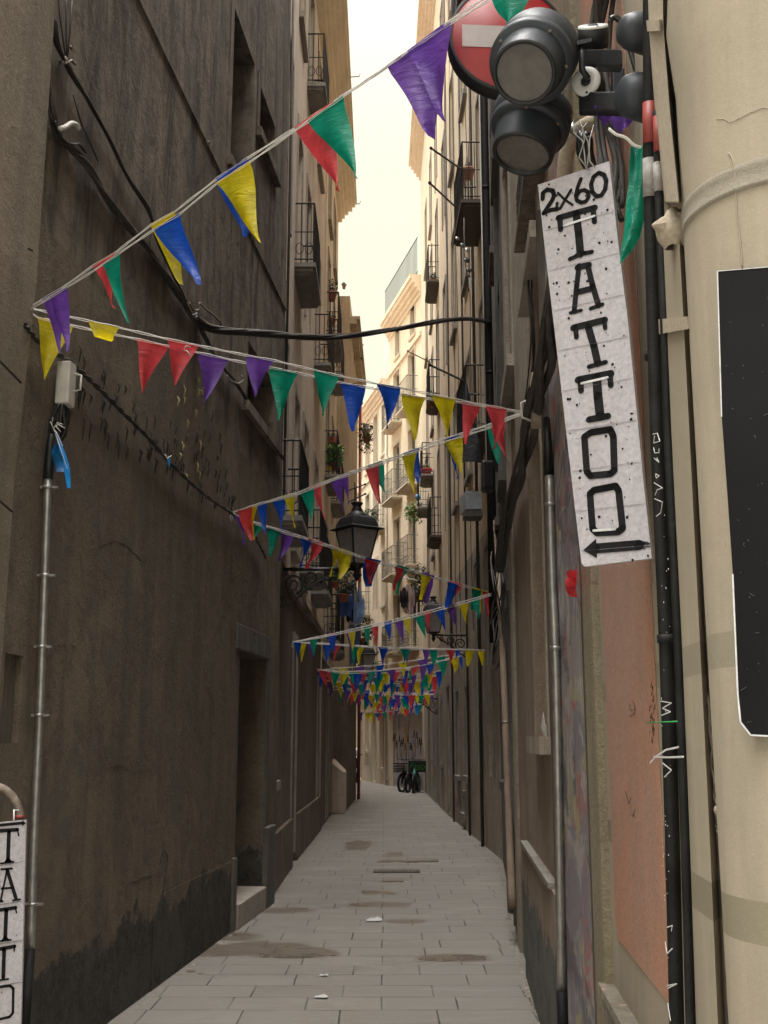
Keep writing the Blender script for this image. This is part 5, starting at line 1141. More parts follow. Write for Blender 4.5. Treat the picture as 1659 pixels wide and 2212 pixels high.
mb = MB(); stroke(mb, [(990, 640), (1020, 605), (1080, 565), (1150, 550)], .004, fP2, nR0); stroke(mb, [(1010, 605), (1090, 608), (1178, 605)], .004, fP2, nR0); mb.build('white_tie', M['chalk'], pp)
mb = MB(); mb.tube([fP2(970, 412), fP2(1060, 408), fP2(1145, 405)], .0016, 5); mb.build('green_tie', M['greentie'], pp)
p2 = pipe('black_pipe', 'thinner black cable tight against the beige trunking, taped red and white at the top', [(1420, 240), (1424, 430), (1436, 700), (1443, 925), (1464, 1363), (1480, 1800), (1494, 2300)], onQ, .0105, M['blackpipe'], .026)
for (y0, y1, m_, nm) in ((238, 325, M['redtape'], 'red_tape'), (338, 414, M['sleeve'], 'label_sleeve')):
    mb = MB(); mb.tube([onQ(1421, y0 + 14, .027), onQ(1423, y1, .027)], .0112, 12); mb.build(nm, m_, p2)
for (y0, y1, m_, nm) in ((222, 307, M['redtape'], 'red_tape'), (343, 425, M['sleeve'], 'label_sleeve')):
    mb = MB(); mb.tube([onQ(1404, y0, .031), onQ(1405, y1, .031)], .0172, 12); mb.build(nm, m_, pp)
root = empty('trunking', onQ(1416, 40, .02), 'beige metal cable trunking with an open bottom end at the upper right', 'trunking')
def prism(mb, Lp, Rp, o0, o1):
    n_ = len(Lp); vs = []
    for i in range(n_):
        w_ = .12
        a, c = onQ(*Lp[i], o0), onQ(*Rp[i], o0); a1, c1 = onQ(*Lp[i], o1), onQ(*Rp[i], o1)
        vs += [a, a1 + (c1 - a1) * .18, c1 + (a1 - c1) * .18, c]
    fs = [(i * 4 + k, i * 4 + (k + 1) % 4, (i + 1) * 4 + (k + 1) % 4, (i + 1) * 4 + k) for i in range(n_ - 1) for k in range(4)] + [(3, 2, 1, 0), tuple((n_ - 1) * 4 + k for k in range(4))]
    mb.add(vs, fs)
mb = MB(); prism(mb, [(1392, -60), (1396, 60), (1412, 240), (1434, 438)], [(1440, -60), (1442, 60), (1455, 240), (1474, 438)], .004, .045); mb.build('channel', M['beigepaint'], root, bevel=.003)
mb = MB(); prism(mb, [(1396, 44), (1398, 68)], [(1430, 42), (1431, 66)], .045, .056); mb.build('clip', M['beigepaint'], root)
root = empty('trunking', onQ(1450, 1000, .02), 'long beige painted trunking running down the corner beside the black pipe', 'trunking')
mb = MB(); prism(mb, [(1424, 515), (1432, 700), (1442, 925), (1466, 1404), (1482, 1800), (1500, 2300)], [(1478, 530), (1488, 700), (1500, 925), (1524, 1404), (1545, 1800), (1568, 2300)], .002, .024); mb.build('channel', M['R0'], root, bevel=.003)
mb = MB(); prism(mb, [(1421, 690), (1423, 722)], [(1500, 682), (1501, 708)], .020, .036); mb.build('clip', M['beigepaint'], root)
root = empty('mortar_lump', onQ(1452, 490, .02), 'lump of beige mortar sealing the top of the long trunking', 'mortar')
mb = MB(); q = onQ(1456, 492, .025)
mb.lathe(q + V((0, 0, -.045)), (0, 0, 1), [(0, .018), (.02, .034), (.045, .040), (.065, .028), (.085, .012), (.09, .001)], 9); 
for v in range(len(mb.v)): mb.v[v] += V((random.uniform(-.004, .004), random.uniform(-.004, .004), random.uniform(-.004, .004)))
mb.lathe(q, (-.85, -.3, -.05), [(.0, .035), (.03, .02), (.055, .002)], 8); mb.build('lump', M['beigepaint'], root)
# black board on the rounded corner
bA, bB = (.564, 1.972), (.964, 1.672)
nb_ = nrm(bA, bB)
P = [onw(x, y, bA, bB) for x, y in ((1550, 586), (1559, 900), (1572, 1080), (1583, 1240), (1594, 1500), (1600, 1560), (1622, 1588), (1700, 1592), (1900, 1600), (1900, 560), (1659, 577))]
root = empty('wall_board', P[0], 'scratched black board with silver taped edge on the rounded corner at the right', 'board')
mb = MB(); mb.poly(P, nb_, .008); mb.build('panel', M['board'], root)
mb = MB()
for i in (3, 4, 5, 6, 7): stroke(mb, [(0, 0), (0, 1)], .0026, lambda x, y, i=i: (P[i] if y == 0 else P[i + 1]) + nb_ * .001, nb_)
stroke(mb, [(0, 0), (0, 1)], .0012, lambda x, y: (P[0] if y == 0 else P[10]) + nb_ * .001, nb_); stroke(mb, [(0, 0), (0, 1)], .002, lambda x, y: (P[0] if y == 0 else P[1]) + nb_ * .001, nb_)
rnd = random.Random(3); mb.build('tape', M['tape'], root); mb = MB()
for k in range(40):
    x, y = rnd.uniform(1565, 1680), rnd.uniform(600, 1560)
    if x < 1556 + (y - 585) * .045: continue
    a = onw(x, y, bA, bB, .001); 
    if rnd.random() < .4: stroke(mb, [(x, y), (x + rnd.uniform(-12, 14), y + rnd.uniform(-9, 9))], .0006, lambda x, y: onw(x, y, bA, bB, .001), nb_)
    else: dot(mb, a, rnd.uniform(.0003, .0012), nb_)
mb.build('scratches', plain('grey scratches', (.09, .09, .09), .7), root)

# ------------------------------------------------------------------ right wall, middle distance
pipe('conduit_pipe', 'galvanised conduit pipe with black upper sleeve on the brown right wall', [(1187, 1027), (1193, 1240), (1201, 1443), (1208, 1800), (1214, 2140)], onR, .021, M['steel'], .04, clamps=((1189, 1090), (1200, 1400)))
mb = MB(); mb.tube([onR(1180, 905, .05), onR(1184, 960, .05), onR(1186, 1027, .04)], [.018, .02, .026], 10); mb.build('sleeve', M['black'], bpy.data.objects['conduit_pipe.001'])
mb = MB(); mb.tube([onR(1214, 2140, .04), onR(1218, 2300, .04)], .026, 10); mb.build('foot', M['blackpipe'], bpy.data.objects['conduit_pipe.001'])
root = empty('junction_box', onR(1170, 860, .05), 'beige junction box with a handle above the conduit on the right wall', 'junction box')
q = onR(1180, 909, .02); dR = (V((RC[0], RC[1], 0)) - V((RB[0], RB[1], 0))).normalized(); nR = nrm(RB, RC)
mb = MB(); mb.obox(q, dR * .16, nR * .07, V((0, 0, .27))); mb.build('case', M['beigepaint'], root, bevel=.008)
mb = MB(); c = q + dR * .10 + nR * .07; mb.tube([c + V((0, 0, .03)), c + nR * .05 + V((0, 0, .05)), c + nR * .05 + V((0, 0, .13)), c + V((0, 0, .15))], .007, 6); mb.build('handle', M['whitebox'], root)
bundle('cable_bundle', 'thick black cable tangle running down the right wall behind the red flags', 'cable', [(1208, 560), (1198, 680), (1185, 760), (1172, 830), (1150, 905), (1132, 975), (1118, 1030), (1100, 1090), (1088, 1160), (1080, 1230)], onR, 9, .016, .05, M['dirtycable'], .07)
bundle('cable_bundle', 'thin looped black cables dangling on the right wall near the small black box', 'cable', [(1140, 500), (1146, 620), (1150, 700), (1148, 790), (1140, 870), (1128, 940)], onR, 3, .006, .03, M['cable'], .04)
bundle('cable_bundle', 'looping wires hanging low on the dark right wall below the bunting knots', 'cable', [(1072, 1200), (1078, 1290), (1066, 1340), (1060, 1400), (1072, 1440), (1078, 1390), (1070, 1330)], lambda x, y, o: onw(x, y, RC, RD, .08), 5, .008, .07, M['cable'], 0)
pipe('downpipe', 'brown painted downpipe on the right wall ending above the paving', [(1071, 1127), (1086, 1404), (1099, 1767), (1107, 1960)], lambda x, y, o: onw(x, y, RC, RD, o), .034, plaster('brown pipe paint', (.24, .18, .13), (.28, .21, .16), (.14, .11, .09), .5, .2, .4, seed=41), .05, clamps=((1092, 1560),))
# black corner downpipe
q0 = onw(1050, 240, RC, RD, 0); root = empty('downpipe', (RD[0] - .06, RD[1] - .02, 0), 'tall black downpipe standing out against the sky at the dark house corner', 'pipe')
mb = MB(); zt = aty(1040, 240, 15.3).z
mb.tube([V((1.58, 16.02, z)) for z in (3.0, 6, 9, 12, 14.4)], .075, 12); mb.build('pipe', M['blackpipe'], root)
mb = MB(); mb.tube([V((1.50, 15.95, z)) for z in (5.5, 9, 12, 14.4)], .012, 6); mb.build('pale_cable', M['cord'], root)
for z in (4, 7, 10, 13):
    mb = MB(); mb.lathe((1.58, 16.02, z), (0, 0, 1), [(0, .075), (0, .085), (.04, .085), (.04, .075)], 14); mb.build('clamp', M['blackpipe'], root)
# corrugated hood and small items
root = empty('window_hood', onR(1150, 500, .1), 'dark corrugated hood fixed high on the right wall left of the board', 'hood')
ua, ub = uR(1190, 560), uR(1150, 560); zb = z_(1150, 574, RB, RC) + .12; zt = z_(1150, 395, RB, RC)
mb = MB()
for k in range(14):
    z = zb + (zt - zb) * k / 14; wbox(mb, RB, RC, ua, ub, z, z + (zt - zb) / 14 - .01, .0, .08 + .012 * (k % 2))
mb.build('corrugated_sheet', M['R1b'], root); mb = MB(); wbox(mb, RB, RC, ua - .02, ub + .02, zb - .03, zb - .001, 0, .11); mb.build('edge', M['rust'], root)
root = empty('loudspeaker', aty(1060, 1020, 12.4), 'blunt black box projecting from the dark right wall beneath the red flag', 'box')
q = aty(1042, 1056, 12.3); mb = MB(); mb.obox(q, (.16, .03, 0), (0, .25, 0), (.0, 0, .36)); mb.build('case', M['black'], root, bevel=.03)
q = aty(1090, 1000, 11.8); mb = MB(); mb.lathe(q, (-.6, -.6, 0), [(-.12, .05), (-.05, .10), (.05, .13), (.06, .12), (.0, .03)], 16); mb.build('horn', M['lampblack'], root)
root = empty('air_conditioner', aty(1022, 1070, 15.6), 'pale blue grey appliance box on the ochre right house under a dark balcony', 'air conditioner')
q = aty(1006, 1100, 15.7); mb = MB(); mb.obox(q, (.24, 0, 0), (-.06, .45, 0), (0, 0, .28)); mb.build('case', plain('pale grey blue metal', (.36, .40, .46), .4), root, bevel=.01)
mb = MB(); mb.obox(q + V((-.02, .02, -.1)), (.28, 0, 0), (0, .4, 0), (0, 0, .095)); mb.build('bracket', M['irongrey'], root)
root = empty('paper_scrap', onR(1178, 1580, .03), 'torn white paper stuck on the sill of the narrow right window', 'paper')
mb = MB(); q = onR(1180, 1590, .02); mb.poly([q, q + V((.0, .10, 0)), q + V((-.01, .14, .05)), q + V((0, .10, .13)), q + V((0, .05, .07)), q + V((0, .0, .05))], nR, .002); mb.build('sheet', M['paper'], root)
mb = MB(); q = onR(1234, 1240, .04); fR2 = flag(empty('pennant', q, 'small red pennant hooked on the painted shutter under the board', 'pennant'), onR(1228, 1240, .05), onR(1242, 1236, .10), onR(1237, 1290, .07), nR, 'r', .04)

# ------------------------------------------------------------------ street lanterns
def lantern(label, P, s, wallp, rot=.6, scroll=True, group='wrought iron street lanterns'):
    """P = centre of the eave"""
    root = empty('street_lantern', P, label, 'street lantern', group); ca, sa = math.cos(rot), math.sin(rot)
    def q4(h, z): return [P + V(((x * ca - y * sa) * h, (x * sa + y * ca) * h, z)) * s for x, y in ((-1, -1), (1, -1), (1, 1), (-1, 1))]
    def loft(mb, secs):
        vs = [v for (h, z) in secs for v in q4(h, z)]; mb.add(vs, [(i * 4 + k, i * 4 + (k + 1) % 4, (i + 1) * 4 + (k + 1) % 4, (i + 1) * 4 + k) for i in range(len(secs) - 1) for k in range(4)])
    mb = MB(); loft(mb, [(.0001, .0), (.222, -.012), (.226, .0), (.18, .02), (.165, .07), (.145, .12), (.115, .15), (.09, .155), (.001, .16)])
    for k in range(16):
        a = 2 * PI * k / 16
    rf = mb.build('roof', M['lampblack'], root)
    mb = MB(); mb.lathe(P + V((0, 0, .14 * s)), (0, 0, 1), [(0, .125 * s), (.02 * s, .12 * s), (.045 * s, .09 * s), (.07 * s, .062 * s), (.08 * s, .066 * s), (.10 * s, .055 * s), (.125 * s, .045 * s), (.15 * s, .066 * s), (.165 * s, .07 * s), (.175 * s, .045 * s), (.185 * s, .012 * s), (.19 * s, .001)], 20); mb.build('chimney_cap', M['lampblack'], rf)
    T, Bq = q4(.172, -.01), q4(.100, -.41)
    mb = MB()
    for k in range(4): mb.tube([T[k], Bq[k]], .011 * s, 6); mb.tube([Bq[k], Bq[(k + 1) % 4]], .013 * s, 6); mb.tube([T[k], T[(k + 1) % 4]], .012 * s, 6)
    mb.build('frame', M['iron'], root)
    for k in range(4):
        a, b_, c, d = T[k], T[(k + 1) % 4], Bq[(k + 1) % 4], Bq[k]; mb = MB(); mb.quad(a, b_, c, d); mb.build('pane', M['frost'], root)
    mb = MB(); mb.lathe(P + V((0, 0, -.60 * s)), (0, 0, 1), [(0, .005), (.04 * s, .03 * s), (.07 * s, .045 * s), (.10 * s, .03 * s), (.14 * s, .035 * s), (.18 * s, .10 * s), (.195 * s, .115 * s)], 14, True); mb.build('holder', M['iron'], root)
    hz = P.z - .46 * s; dv = V((wallp[0] - P.x, wallp[1] - P.y, 0)); Lw = dv.length; dv.normalize()
    mb = MB(); mb.tube([V((P.x, P.y, hz)), V((wallp[0], wallp[1], hz))], .02 * s, 8)
    for f in (.25, .8): mb.lathe(V((P.x, P.y, hz)) + dv * Lw * f, dv, [(-.02 * s, .02 * s), (0, .03 * s), (.02 * s, .02 * s)], 8)
    mb.build('arm', M['iron'], root)
    if scroll:
        mb = MB(); W0 = V((wallp[0], wallp[1], hz))
        def spiral(c, r, turns, a0, sg=1, w=.011): mb.tube([c + (-dv * math.cos(a0 + sg * t2 * turns * 2 * PI) + V((0, 0, 1)) * math.sin(a0 + sg * t2 * turns * 2 * PI)) * r * (1 - .85 * t2) for t2 in [j / 26 for j in range(27)]], [w * s * (1.3 - .5 * j / 26) for j in range(27)], 6)
        mb.tube([W0, W0 - V((0, 0, .48 * s))], .016 * s, 6)
        spiral(W0 - dv * .17 * s - V((0, 0, .17 * s)), .12 * s, 1.8, -1.2); spiral(W0 - dv * .38 * s - V((0, 0, .10 * s)), .08 * s, 1.7, -2.2, -1); spiral(W0 - dv * .55 * s - V((0, 0, .07 * s)), .05 * s, 1.5, -2.0); spiral(W0 - dv * .07 * s - V((0, 0, .38 * s)), .06 * s, 1.6, 1.2)
        mb.tube(lerp_path([W0 - V((0, 0, .45 * s)), W0 - dv * .18 * s - V((0, 0, .36 * s)), W0 - dv * .34 * s - V((0, 0, .22 * s)), W0 - dv * .5 * s - V((0, 0, .12 * s)), W0 - dv * .66 * s - V((0, 0, .03 * s))]), .014 * s, 6)
        for k in range(10):
            t2 = k / 9; c = W0 - dv * (.1 + .5 * t2) * s - V((0, 0, (.42 - .36 * t2) * s)); mb.lathe(c, (random.uniform(-1, 1), random.uniform(-1, 1), .3), [(-.02 * s, .001), (0, .02 * s), (.02 * s, .001)], 6)
        mb.build('scrollwork', M['iron'], root)
    return root
PL = aty(771, 1143, 12.3); wp = onw(607, 1230, LC, LD)
lantern('large black street lantern with frosted panes on an ornate bracket from the left wall', PL, 1.04, (wp.x, PL.y))
PL = aty(936, 1322, 19.6); lantern('street lantern on the right, partly behind the bunting, its arm fixed to the ochre house', PL, .92, (1.56, PL.y + .1), .2)
PL = aty(876, 1474, 28); lantern('small street lantern far down the alley in front of the garage shutter', PL, .9, (1.40, PL.y + .1), .3)
PL = aty(791, 1414, 24.6); lantern('small street lantern on the left below the hanging laundry', PL, .92, (-1.2, PL.y), .4, scroll=False)

# ------------------------------------------------------------------ plants, pots, laundry
def leaves(mb, c, rx, ry, rz, n_, sz, droop=0.0, seed=0):
    rnd = random.Random(seed)
    for i in range(n_):
        a = rnd.uniform(0, 6.28); r = rnd.random() ** .5; h = rnd.uniform(-1, 1)
        p = c + V((rx * r * math.cos(a), ry * r * math.sin(a), rz * h * (1 - .3 * r) - droop * rnd.random() ** 2))
        d = V((rnd.uniform(-1, 1), rnd.uniform(-1, 1), rnd.uniform(-1, .6) - droop * .5)).normalized(); s_ = d.cross(V((rnd.uniform(-1, 1), rnd.uniform(-1, 1), 1))).normalized(); l = sz * rnd.uniform(.6, 1.4)
        mb.add([p, p + d * l * .5 + s_ * l * .24, p + d * l, p + d * l * .5 - s_ * l * .24], [(0, 1, 2, 3)])
def pot(mb, c, r, h): mb.lathe(c, (0, 0, 1), [(0, .001), (0, r * .7), (h * .8, r * .95), (h * .8, r * 1.08), (h, r * 1.1), (h, r * .95), (h * .9, .001)], 14)
def plant(label, px, py, d, r, h, potm, leafm, fr, fz, n_, sz, droop=0.0, stems=True, cat='potted plant', seed=0, box=None):
    q = aty(px, py, d); root = empty('potted_plant', q, label, cat); mb = MB()
    if box: mb.obox(q - V((box / 2, .07, 0)), (box, 0, 0), (0, .14, 0), (0, 0, h))
    else: pot(mb, q, r, h)
    mb.build('pot', potm, root)
    mb = MB(); leaves(mb, q + V((0, 0, h + fz * .7)), fr, fr, fz, n_, sz, droop, seed)
    mb.build('foliage', leafm, root)
    mb = MB()
    for k in range(5): a = k * 1.25; mb.tube([q + V((0, 0, h * .8)), q + V((fr * .5 * math.cos(a), fr * .5 * math.sin(a), h + fz))], .006, 4, False)
    mb.build('stem', M['wood'], root)
plant('terracotta pot with a cactus on the top right balcony beside the black downpipe', 1012, 386, 15.75, .10, .17, M['terrapale'], M['leafdark'], .06, .06, 60, .05, seed=1)
plant('small pot hung against the sky on the left roof edge', 743, 624, 26.0, .05, .11, M['terrapale'], M['leafdark'], .04, .03, 25, .05, seed=2)
plant('pot with pale green herbs on the upper left balcony', 716, 650, 21.3, .11, .18, M['terra'], M['leafdark'], .14, .17, 160, .06, seed=3)
plant('terracotta pot standing lower on the same left balcony as the herbs', 714, 705, 21.3, .11, .16, M['terra'], M['leafdark'], .1, .07, 70, .06, seed=4)
plant('terracotta trough on the rail of the leafy green left balcony', 716, 958, 21.25, .1, .14, M['terra'], M['leafdark'], .12, .06, 80, .06, box=.26, seed=5)
plant('lush bright green climber filling the left balcony below the trough', 718, 1016, 21.3, .10, .14, M['terra'], M['leafbright'], .20, .26, 420, .10, seed=6)
plant('white pot with trailing vine at the edge of the tan house', 790, 940, 29.3, .12, .18, M['whitebox'], M['leafdark'], .22, .16, 330, .08, .75, seed=7)
plant('terracotta pot just under the white pot at the tan house', 792, 957, 29.3, .12, .17, M['terra'], M['leafdark'], .2, .1, 200, .07, .5, seed=8)
plant('cactus and wispy weeds behind the large lantern', 800, 1136, 30.5, .10, .14, M['terra'], M['leaf'], .24, .22, 260, .08, seed=9)
plant('bushy olive shrub in a pot on the left balcony beside the laundry', 741, 1300, 22.5, .12, .16, M['terra'], M['leafdark'], .20, .36, 420, .07, seed=10)
plant('dark glossy plant behind the yellow flags on the left balcony', 722, 1270, 20.4, .10, .12, M['terra'], M['leaf'], .16, .2, 220, .08, seed=11)
plant('tall green creeper on the right balcony by the second lantern', 908, 1300, 32.6, .14, .18, M['terra'], M['leafdark'], .30, .62, 700, .10, .2, seed=12)
plant('fern like plant spilling from the right balcony above the hanging clothes', 893, 1112, 32.6, .10, .12, M['terra'], M['leafbright'], .26, .16, 240, .10, .4, seed=13)
plant('flowering plant in a red pot on the right balcony near the blue flag', 921, 1034, 29.6, .15, .28, plain('red plastic', (.42, .03, .05), .4), M['leaf'], .12, .10, 80, .07, seed=14)
plant('small leafy plant on the highest balcony of the beige right house', 936, 612, 26.3, .09, .13, M['terrapale'], M['leafdark'], .09, .10, 90, .06, seed=15)
plant('red flowers and green leaves on the right balcony behind the yellow flag', 932, 880, 26.3, .09, .12, M['terra'], M['leaf'], .10, .2, 140, .06, seed=16)
plant('olive leafed plant low on the left near the far lantern', 786, 1395, 25.5, .12, .16, M['terra'], M['leafdark'], .24, .34, 380, .08, seed=17)
plant('green vine hanging below the fourth balcony on the left', 800, 1445, 28.2, .10, .12, M['terra'], M['leaf'], .2, .3, 260, .08, .4, seed=18)
# weeds on the wall top against the sky
root = empty('wall_weed', aty(772, 745, 29), 'wispy green weeds sprouting from the tan wall against the sky', 'plant')
mb = MB(); leaves(mb, aty(769, 745, 29), .12, .1, .5, 90, .14, seed=20); mb.build('foliage', M['leaf'], root)
mb = MB(); mb.tube([aty(762, 800, 28.6), aty(768, 755, 29), aty(774, 710, 29)], .01, 4); mb.build('stem', M['wood'], root)

def garment(label, px, py, d, w_, h_, mat, kind='shirt', seed=0, grp='laundry hung out to dry'):
    q = aty(px, py, d); root = empty('garment', q, label, 'laundry', grp); rnd = random.Random(seed); rows, cols = 10, 8; vs = []
    for i in range(rows + 1):
        t_ = i / rows
        wd = w_ * ({'shirt': (.35 + .65 * min(1, t_ * 3)), 'trousers': (1 - .25 * t_), 'point': (.12 + .88 * t_)}[kind])
        for j in range(cols + 1): s_ = j / cols - .5; vs.append(q + V((s_ * wd, .05 * math.sin(j * 1.7 + seed + t_) * (.3 + t_) + .02 * math.sin(i * .9 + seed), -h_ * t_ + .03 * math.sin(j * 1.3 + seed) * t_)))
    mb = MB(); mb.add(vs, [(i * (cols + 1) + j, i * (cols + 1) + j + 1, (i + 1) * (cols + 1) + j + 1, (i + 1) * (cols + 1) + j) for i in range(rows) for j in range(cols)], True)
    if kind == 'shirt':
        for sg in (-1, 1):
            a = q + V((sg * w_ * .42, .01, -h_ * .12)); mb.add([a, a + V((sg * w_ * .18, .02, -h_ * .1)), a + V((sg * w_ * .22, .03, -h_ * .62)), a + V((sg * w_ * .06, 0, -h_ * .62))], [(0, 1, 2, 3)])
    mb.build('fabric', mat, root)
    mb = MB(); mb.obox(q + V((-.008, -.01, -.03)), (.016, 0, 0), (0, .02, 0), (0, 0, .07)); mb.build('peg', M['cord'], root)
def stripes():
    t = NT('striped cloth'); w_ = t.n('ShaderNodeTexWave'); w_.inputs['Scale'].default_value = 11; w_.inputs['Distortion'].default_value = 1.2; w_.bands_direction = 'DIAGONAL'; t.l(t.pos(obj=True), w_.inputs['Vector'])
    t.l(t.ramp(w_.outputs['Fac'], [(.45, (.02, .02, .035)), (.55, (.6, .6, .6))]), t.b.inputs['Base Color']); t.b.inputs['Roughness'].default_value = .9; return t.m
cb = lambda nm, c: cloth(nm, c, .3)
garment('blue shirt hanging leftmost in the left laundry', 745, 1270, 22.8, .30, .62, cb('blue shirt', (.05, .12, .35)), seed=1)
garment('black trousers between the blue shirt and the striped top', 756, 1262, 22.9, .20, .80, cb('black cloth', (.015, .014, .02)), 'trousers', 2)
garment('black and white striped top, highest of the left laundry', 765, 1248, 23.0, .24, .52, stripes(), 'point', 3)
garment('pale blue shirt hanging right of the striped top', 772, 1280, 23.1, .26, .66, cb('pale blue cloth', (.25, .36, .6)), 'shirt', 4)
garment('greyish white shirt rightmost in the left laundry, beside the red pipe', 778, 1262, 23.2, .16, .78, cb('grey white cloth', (.5, .5, .6)), 'point', 5)
garment('faded jeans hanging lowest in the left laundry', 767, 1350, 23.3, .26, .85, cb('denim', (.07, .11, .22)), 'trousers', 6)
garment('black jacket on the right balcony line', 873, 1268, 31.5, .20, .62, cb('black cloth two', (.02, .018, .02)), 'shirt', 7)
garment('pink grey top on the right balcony line', 882, 1262, 31.6, .30, .85, cb('pink cloth', (.45, .33, .33)), 'shirt', 8)
garment('dark checked trousers rightmost on the right balcony line', 892, 1272, 31.7, .22, .75, cb('dark checked cloth', (.05, .05, .06)), 'trousers', 9)
def rod(label, a, b_, da, db, r=.016, m_=None):
    A_, B_ = aty(*a, da), aty(*b_, db); root = empty('drying_rod', A_, label, 'drying rod', 'drying rods on the balconies'); mb = MB(); mb.tube([A_, B_], r, 6); mb.build('rod', m_ or M['irongrey'], root)
    mb = MB(); mb.lathe(A_, (A_ - B_), [(-.02, r), (-.02, r * 1.5), (.01, r * 1.5), (.012, .001)], 8); mb.build('end_cap', M['iron'], root)
rod('rod slanting from the sky to the top right balcony, upper of two', (931, 320), (1003, 370), 14.6, 15.8)
rod('rod slanting from the sky to the top right balcony, lower of two', (928, 395), (985, 448), 14.6, 15.8)
rod('dark rod reaching the balcony with the dark cloth on the right', (928, 788), (1004, 824), 14.6, 15.8)
rod('pale rod pointing out above the ornate cream house balconies', (880, 758), (930, 783), 25.6, 26.3, .014)
rod('rod pointing right above the large lantern, upper of two', (789, 1046), (752, 1060), 22.5, 23.5)
rod('rod pointing right above the large lantern, lower of two', (789, 1067), (754, 1084), 22.5, 23.5)
rod('green grey rod above the left laundry', (779, 1242), (738, 1276), 22.6, 23, .02)
rod('white rod carrying the right clothes', (868, 1247), (902, 1254), 31.5, 31.9, .02, M['cord'])
t_ = empty('hanging_cloth', aty(996, 860, 15.5), 'dark dotted cloth hanging beside the right balcony behind the red flag', 'cloth')
mb = MB(); A_ = aty(1001, 828, 15.5); vs = []
for i in range(9):
    for j in range(4): vs.append(A_ + V((-.03 * i / 3 * 1 + j * (.02 + .012 * i), .05 * math.sin(j * 2 + i), -i * .155)))
mb.add(vs, [(i * 4 + j, i * 4 + j + 1, i * 4 + j + 5, i * 4 + j + 4) for i in range(8) for j in range(3)], True); mb.build('fabric', cloth('dark dotted cloth', (.03, .03, .04), .2), t_)
t_ = empty('hanging_ornament', aty(1005, 545, 15.3), 'string of old discs and plastic strips dangling under the top right balcony', 'ornament')
for (x, y, r) in ((988, 515, .035), (1000, 530, .045), (1008, 562, .05), (1010, 540, .04), (1013, 583, .045)):
    mb = MB(); mb.lathe(aty(x, y, 15.3), (.4, -1, .2), [(0, .006), (0, r), (.003, r), (.003, .006)], 16); mb.build('disc', M['lens'] if r > .042 else M['steel'], t_)
mb = MB(); mb.tube([aty(1002, 470, 15.3), aty(1003, 545, 15.3), aty(1012, 630, 15.3)], .008, 5); mb.build('string', M['irongrey'], t_)
mb = MB(); q = aty(1012, 600, 15.3); mb.add([q, q + V((.05, 0, 0)), q + V((.03, .01, -.2)), q + V((.01, 0, -.17))], [(0, 1, 2, 3)]); mb.build('strip', M['tape'], t_)
t_ = empty('clutter', aty(908, 1090, 32.5), 'blue white and red bags stacked behind a right balcony railing', 'bags')
for i, (x, y, c) in enumerate(((903, 1074, (.08, .3, .5)), (906, 1088, (.5, .5, .5)), (903, 1100, (.4, .05, .05)), (912, 1100, (.1, .12, .3)))):
    mb = MB(); mb.lathe(aty(x, y, 32.7), (0, 0, 1), [(-.08, .001), (-.08, .07), (0, .10), (.07, .08), (.09, .001)], 9); mb.build('bag', plain('bag %d colour' % i, c, .5), t_)
t_ = empty('bag', aty(709, 1016, 21.2), 'yellow plastic bag on the leafy left balcony', 'bag'); mb = MB(); mb.lathe(aty(709, 1020, 21.25), (0, 0, 1), [(0, .001), (0, .06), (.08, .08), (.13, .05), (.15, .03)], 8); mb.build('sack', plain('yellow plastic', (.65, .5, .05), .4), t_)

